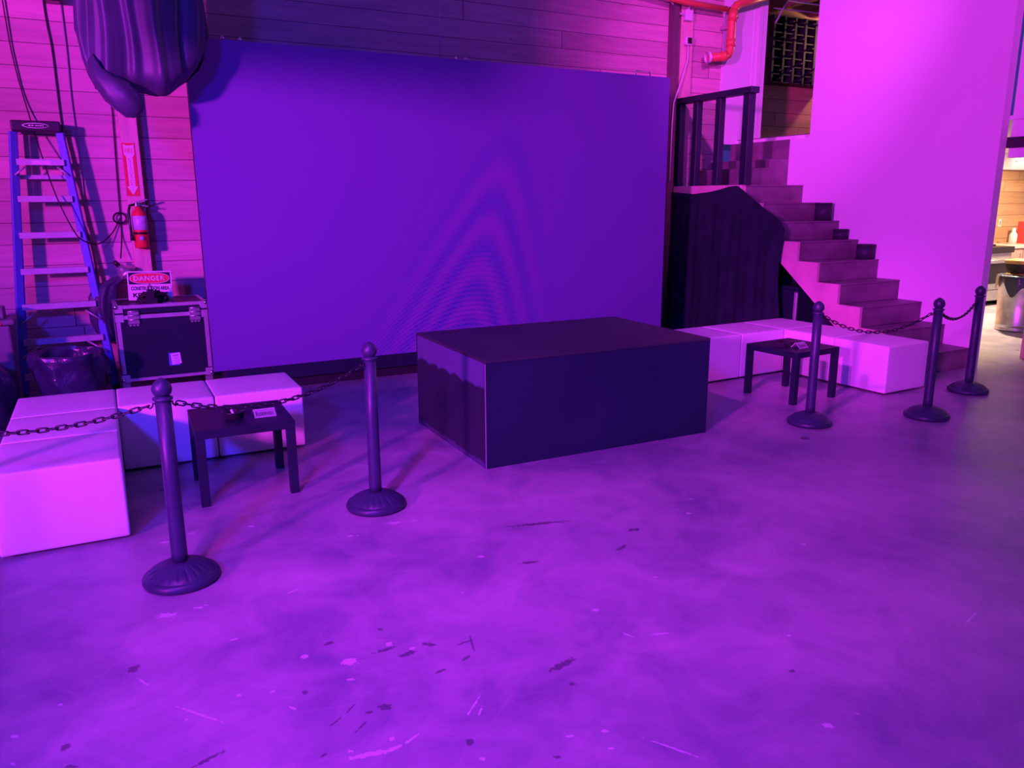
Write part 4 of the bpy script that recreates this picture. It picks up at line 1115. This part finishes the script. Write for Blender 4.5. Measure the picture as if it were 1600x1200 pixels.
prof = [(0.0, 0.0), (0.24, 0.0), (0.248, 0.01), (0.248, 0.03), (0.24, 0.04), (0.244, 0.06), (0.25, 0.07), (0.25, 0.09), (0.244, 0.10), (0.268, 0.68), (0.276, 0.69), (0.276, 0.705), (0.26, 0.705), (0.255, 0.66), (0.0, 0.66)]
obj('can', lathe_bm(prof, 96, fn=lambda r, z, a: (r + (0.004 * (1 if math.sin(a * 14) > 0.3 else 0) if 0.1 < z < 0.67 and r > 0.2 else 0), z)), M['galv'], t)
def bagflap():
    bm = bmesh.new(); rows = []
    n = 72
    for (r, zk) in ((0.20, 0.69), (0.262, 0.715), (0.282, 0.722), (0.292, 0.70), (0.294, 0.62), (0.292, 0.5)):
        row = []
        for k in range(n):
            a = 2 * PI * k / n
            lo = 0.52 + 0.13 * math.cos(a * 3 + 1.2) ** 2 - 0.10 * max(0, math.cos(a + 2.0)) + 0.02 * math.sin(a * 9)
            z = zk if zk > 0.69 else lo + (0.70 - lo) * (zk - 0.5) / 0.2
            rr = r + 0.006 * math.sin(a * 13)
            row.append(bm.verts.new((rr * math.cos(a), rr * math.sin(a), z)))
        rows.append(row)
    for A, B in zip(rows, rows[1:]):
        for k in range(n):
            f = bm.faces.new((A[k], A[(k + 1) % n], B[(k + 1) % n], B[k])); f.smooth = True
    return bm
obj('bag', bagflap(), M['bag'], t)
t = thing('basket', 'black wicker basket with a yellow rim on top of the kitchen trash can', 'basket', (10.86, 5.98, 0.724), 0.2)
def taper_box(w1, d1, w2, d2, z0, z1, th):
    bm = bmesh.new()
    for s in (0,):
        A = [bm.verts.new((x * w1 / 2, y * d1 / 2, z0)) for x, y in ((-1, -1), (1, -1), (1, 1), (-1, 1))]
        B = [bm.verts.new((x * w2 / 2, y * d2 / 2, z1)) for x, y in ((-1, -1), (1, -1), (1, 1), (-1, 1))]
        C = [bm.verts.new((x * (w2 / 2 - th), y * (d2 / 2 - th), z1)) for x, y in ((-1, -1), (1, -1), (1, 1), (-1, 1))]
        D = [bm.verts.new((x * (w1 / 2 - th), y * (d1 / 2 - th), z0 + th)) for x, y in ((-1, -1), (1, -1), (1, 1), (-1, 1))]
        for P_, Q_ in ((A, B), (B, C), (C, D)):
            for k in range(4): bm.faces.new((P_[k], P_[(k + 1) % 4], Q_[(k + 1) % 4], Q_[k]))
        bm.faces.new(A[::-1]); bm.faces.new(D)
    return bm
obj('basket_body', taper_box(0.34, 0.26, 0.42, 0.32, 0.012, 0.14, 0.012), M['wicker'], t)
obj('bottom_band', taper_box(0.41, 0.30, 0.42, 0.31, 0.0, 0.0115, 0.004), M['wicker_y'], t)
obj('rim', taper_box(0.425, 0.325, 0.45, 0.35, 0.1402, 0.185, 0.03), M['wicker_y'], t)
tag(obj('kitchen_cabinet', box_bm((8.86, 3.9, 0.0), (9.45, 4.80, 0.9), 0.006), M['cabinet']), 'plain pinkish cabinet just inside the kitchen at the right picture edge', 'cabinet')
for k, (x, z) in enumerate(((14.20, 2.30), (14.42, 2.33), (14.52, 2.325), (14.68, 2.325))):
    t = thing('light_bulb', ['lit bulb under the kitchen bulkhead nearest the doorway corner, lowest of four', 'lit bulb second from the left on the kitchen bulkhead', 'lit bulb third from the left on the kitchen bulkhead', 'lit bulb at the right end of the four on the kitchen bulkhead'][k], 'light bulb', (x, 8.199, z), 0, 'bulbs on the kitchen bulkhead')
    obj('socket', box_bm((-0.02, -0.03, -0.02), (0.02, 0.0, 0.02), 0.003, 1), M['pvc'], t)
    bl = bmesh.new(); bmesh.ops.create_uvsphere(bl, u_segments=14, v_segments=10, radius=0.036, matrix=T((0, -0.0665, 0)))
    obj('bulb', bl, M['bulb'], t, smooth=True)

# ------------------------------------------------------------------ lights
def look(o, tgt):
    o.rotation_euler = (Vector(tgt) - o.location).to_track_quat('-Z', 'Y').to_euler()
def spot(name, loc, tgt, col, power, ang, blend, rad):
    l = bpy.data.lights.new(name, 'SPOT'); l.color = col; l.energy = power; l.spot_size = math.radians(ang); l.spot_blend = blend; l.shadow_soft_size = rad
    o = bpy.data.objects.new(name, l); COL.objects.link(o); o.location = loc; look(o, tgt); return o
def area(name, loc, tgt, col, power, sx, sy=None):
    l = bpy.data.lights.new(name, 'AREA'); l.color = col; l.energy = power; l.shape = 'RECTANGLE'; l.size = sx; l.size_y = sy or sx
    o = bpy.data.objects.new(name, l); COL.objects.link(o); o.location = loc; look(o, tgt); return o
def point(name, loc, col, power, rad):
    l = bpy.data.lights.new(name, 'POINT'); l.color = col; l.energy = power; l.shadow_soft_size = rad
    o = bpy.data.objects.new(name, l); COL.objects.link(o); o.location = loc; return o
MAG = (0.78, 0.035, 1.0); PINK = (1.0, 0.03, 0.85); VIO = (0.20, 0.012, 1.0)
#LIGHTS-BEGIN
spot('key_spot', (-7.5, -2.0, 3.2), (4.5, 7.2, 5.1), (0.88, 0.035, 0.95), 10300, 66, 1.0, 0.34)
spot('left_seat_spot', (-5.0, 2.0, 2.44), (0.8, 5.8, 0.95), (0.92, 0.04, 0.95), 620, 40, 1.0, 0.14)
spot('floor_spot', (-0.8, 1.2, 4.4), (1.6, 2.8, 0.0), (0.74, 0.028, 0.98), 1180, 54, 1.0, 0.12)
spot('seat_spot', (-0.6, 1.9, 4.35), (6.1, 5.3, 0.3), (0.88, 0.03, 0.95), 1900, 24, 1.0, 0.1)
spot('stair_spot', (5.0, 2.6, 5.0), (7.8, 8.2, 3.0), (0.90, 0.06, 0.95), 1080, 44, 1.0, 0.1)
spot('violet_wash', (-3.2, -1.8, 4.2), (0.4, 4.2, 0.0), (0.055, 0.018, 1.0), 2900, 74, 1.0, 0.4)
spot('kitchen_lamp', (11.2, 6.9, 2.32), (11.2, 6.9, 0.0), (1.0, 0.72, 0.52), 900, 125, 0.6, 0.06)
spot('kitchen_lamp', (13.4, 6.6, 2.32), (13.6, 7.4, 0.6), (1.0, 0.70, 0.45), 400, 140, 0.6, 0.06)
point('upper_room_lamp', (11.4, 8.85, 4.2), (1.0, 0.5, 0.3), 110, 0.08)
#LIGHTS-END
wd = bpy.data.worlds.new('world'); SC.world = wd; wd.use_nodes = True
bg = wd.node_tree.nodes['Background']; bg.inputs[0].default_value = (0.075, 0.042, 0.44, 1); bg.inputs[1].default_value = 0.55

# ------------------------------------------------------------------ view
SC.view_settings.view_transform = 'Standard'
SC.view_settings.look = 'None'
SC.view_settings.exposure = 0.0
SC.view_settings.gamma = 1.0
SC.view_settings.use_curve_mapping = False
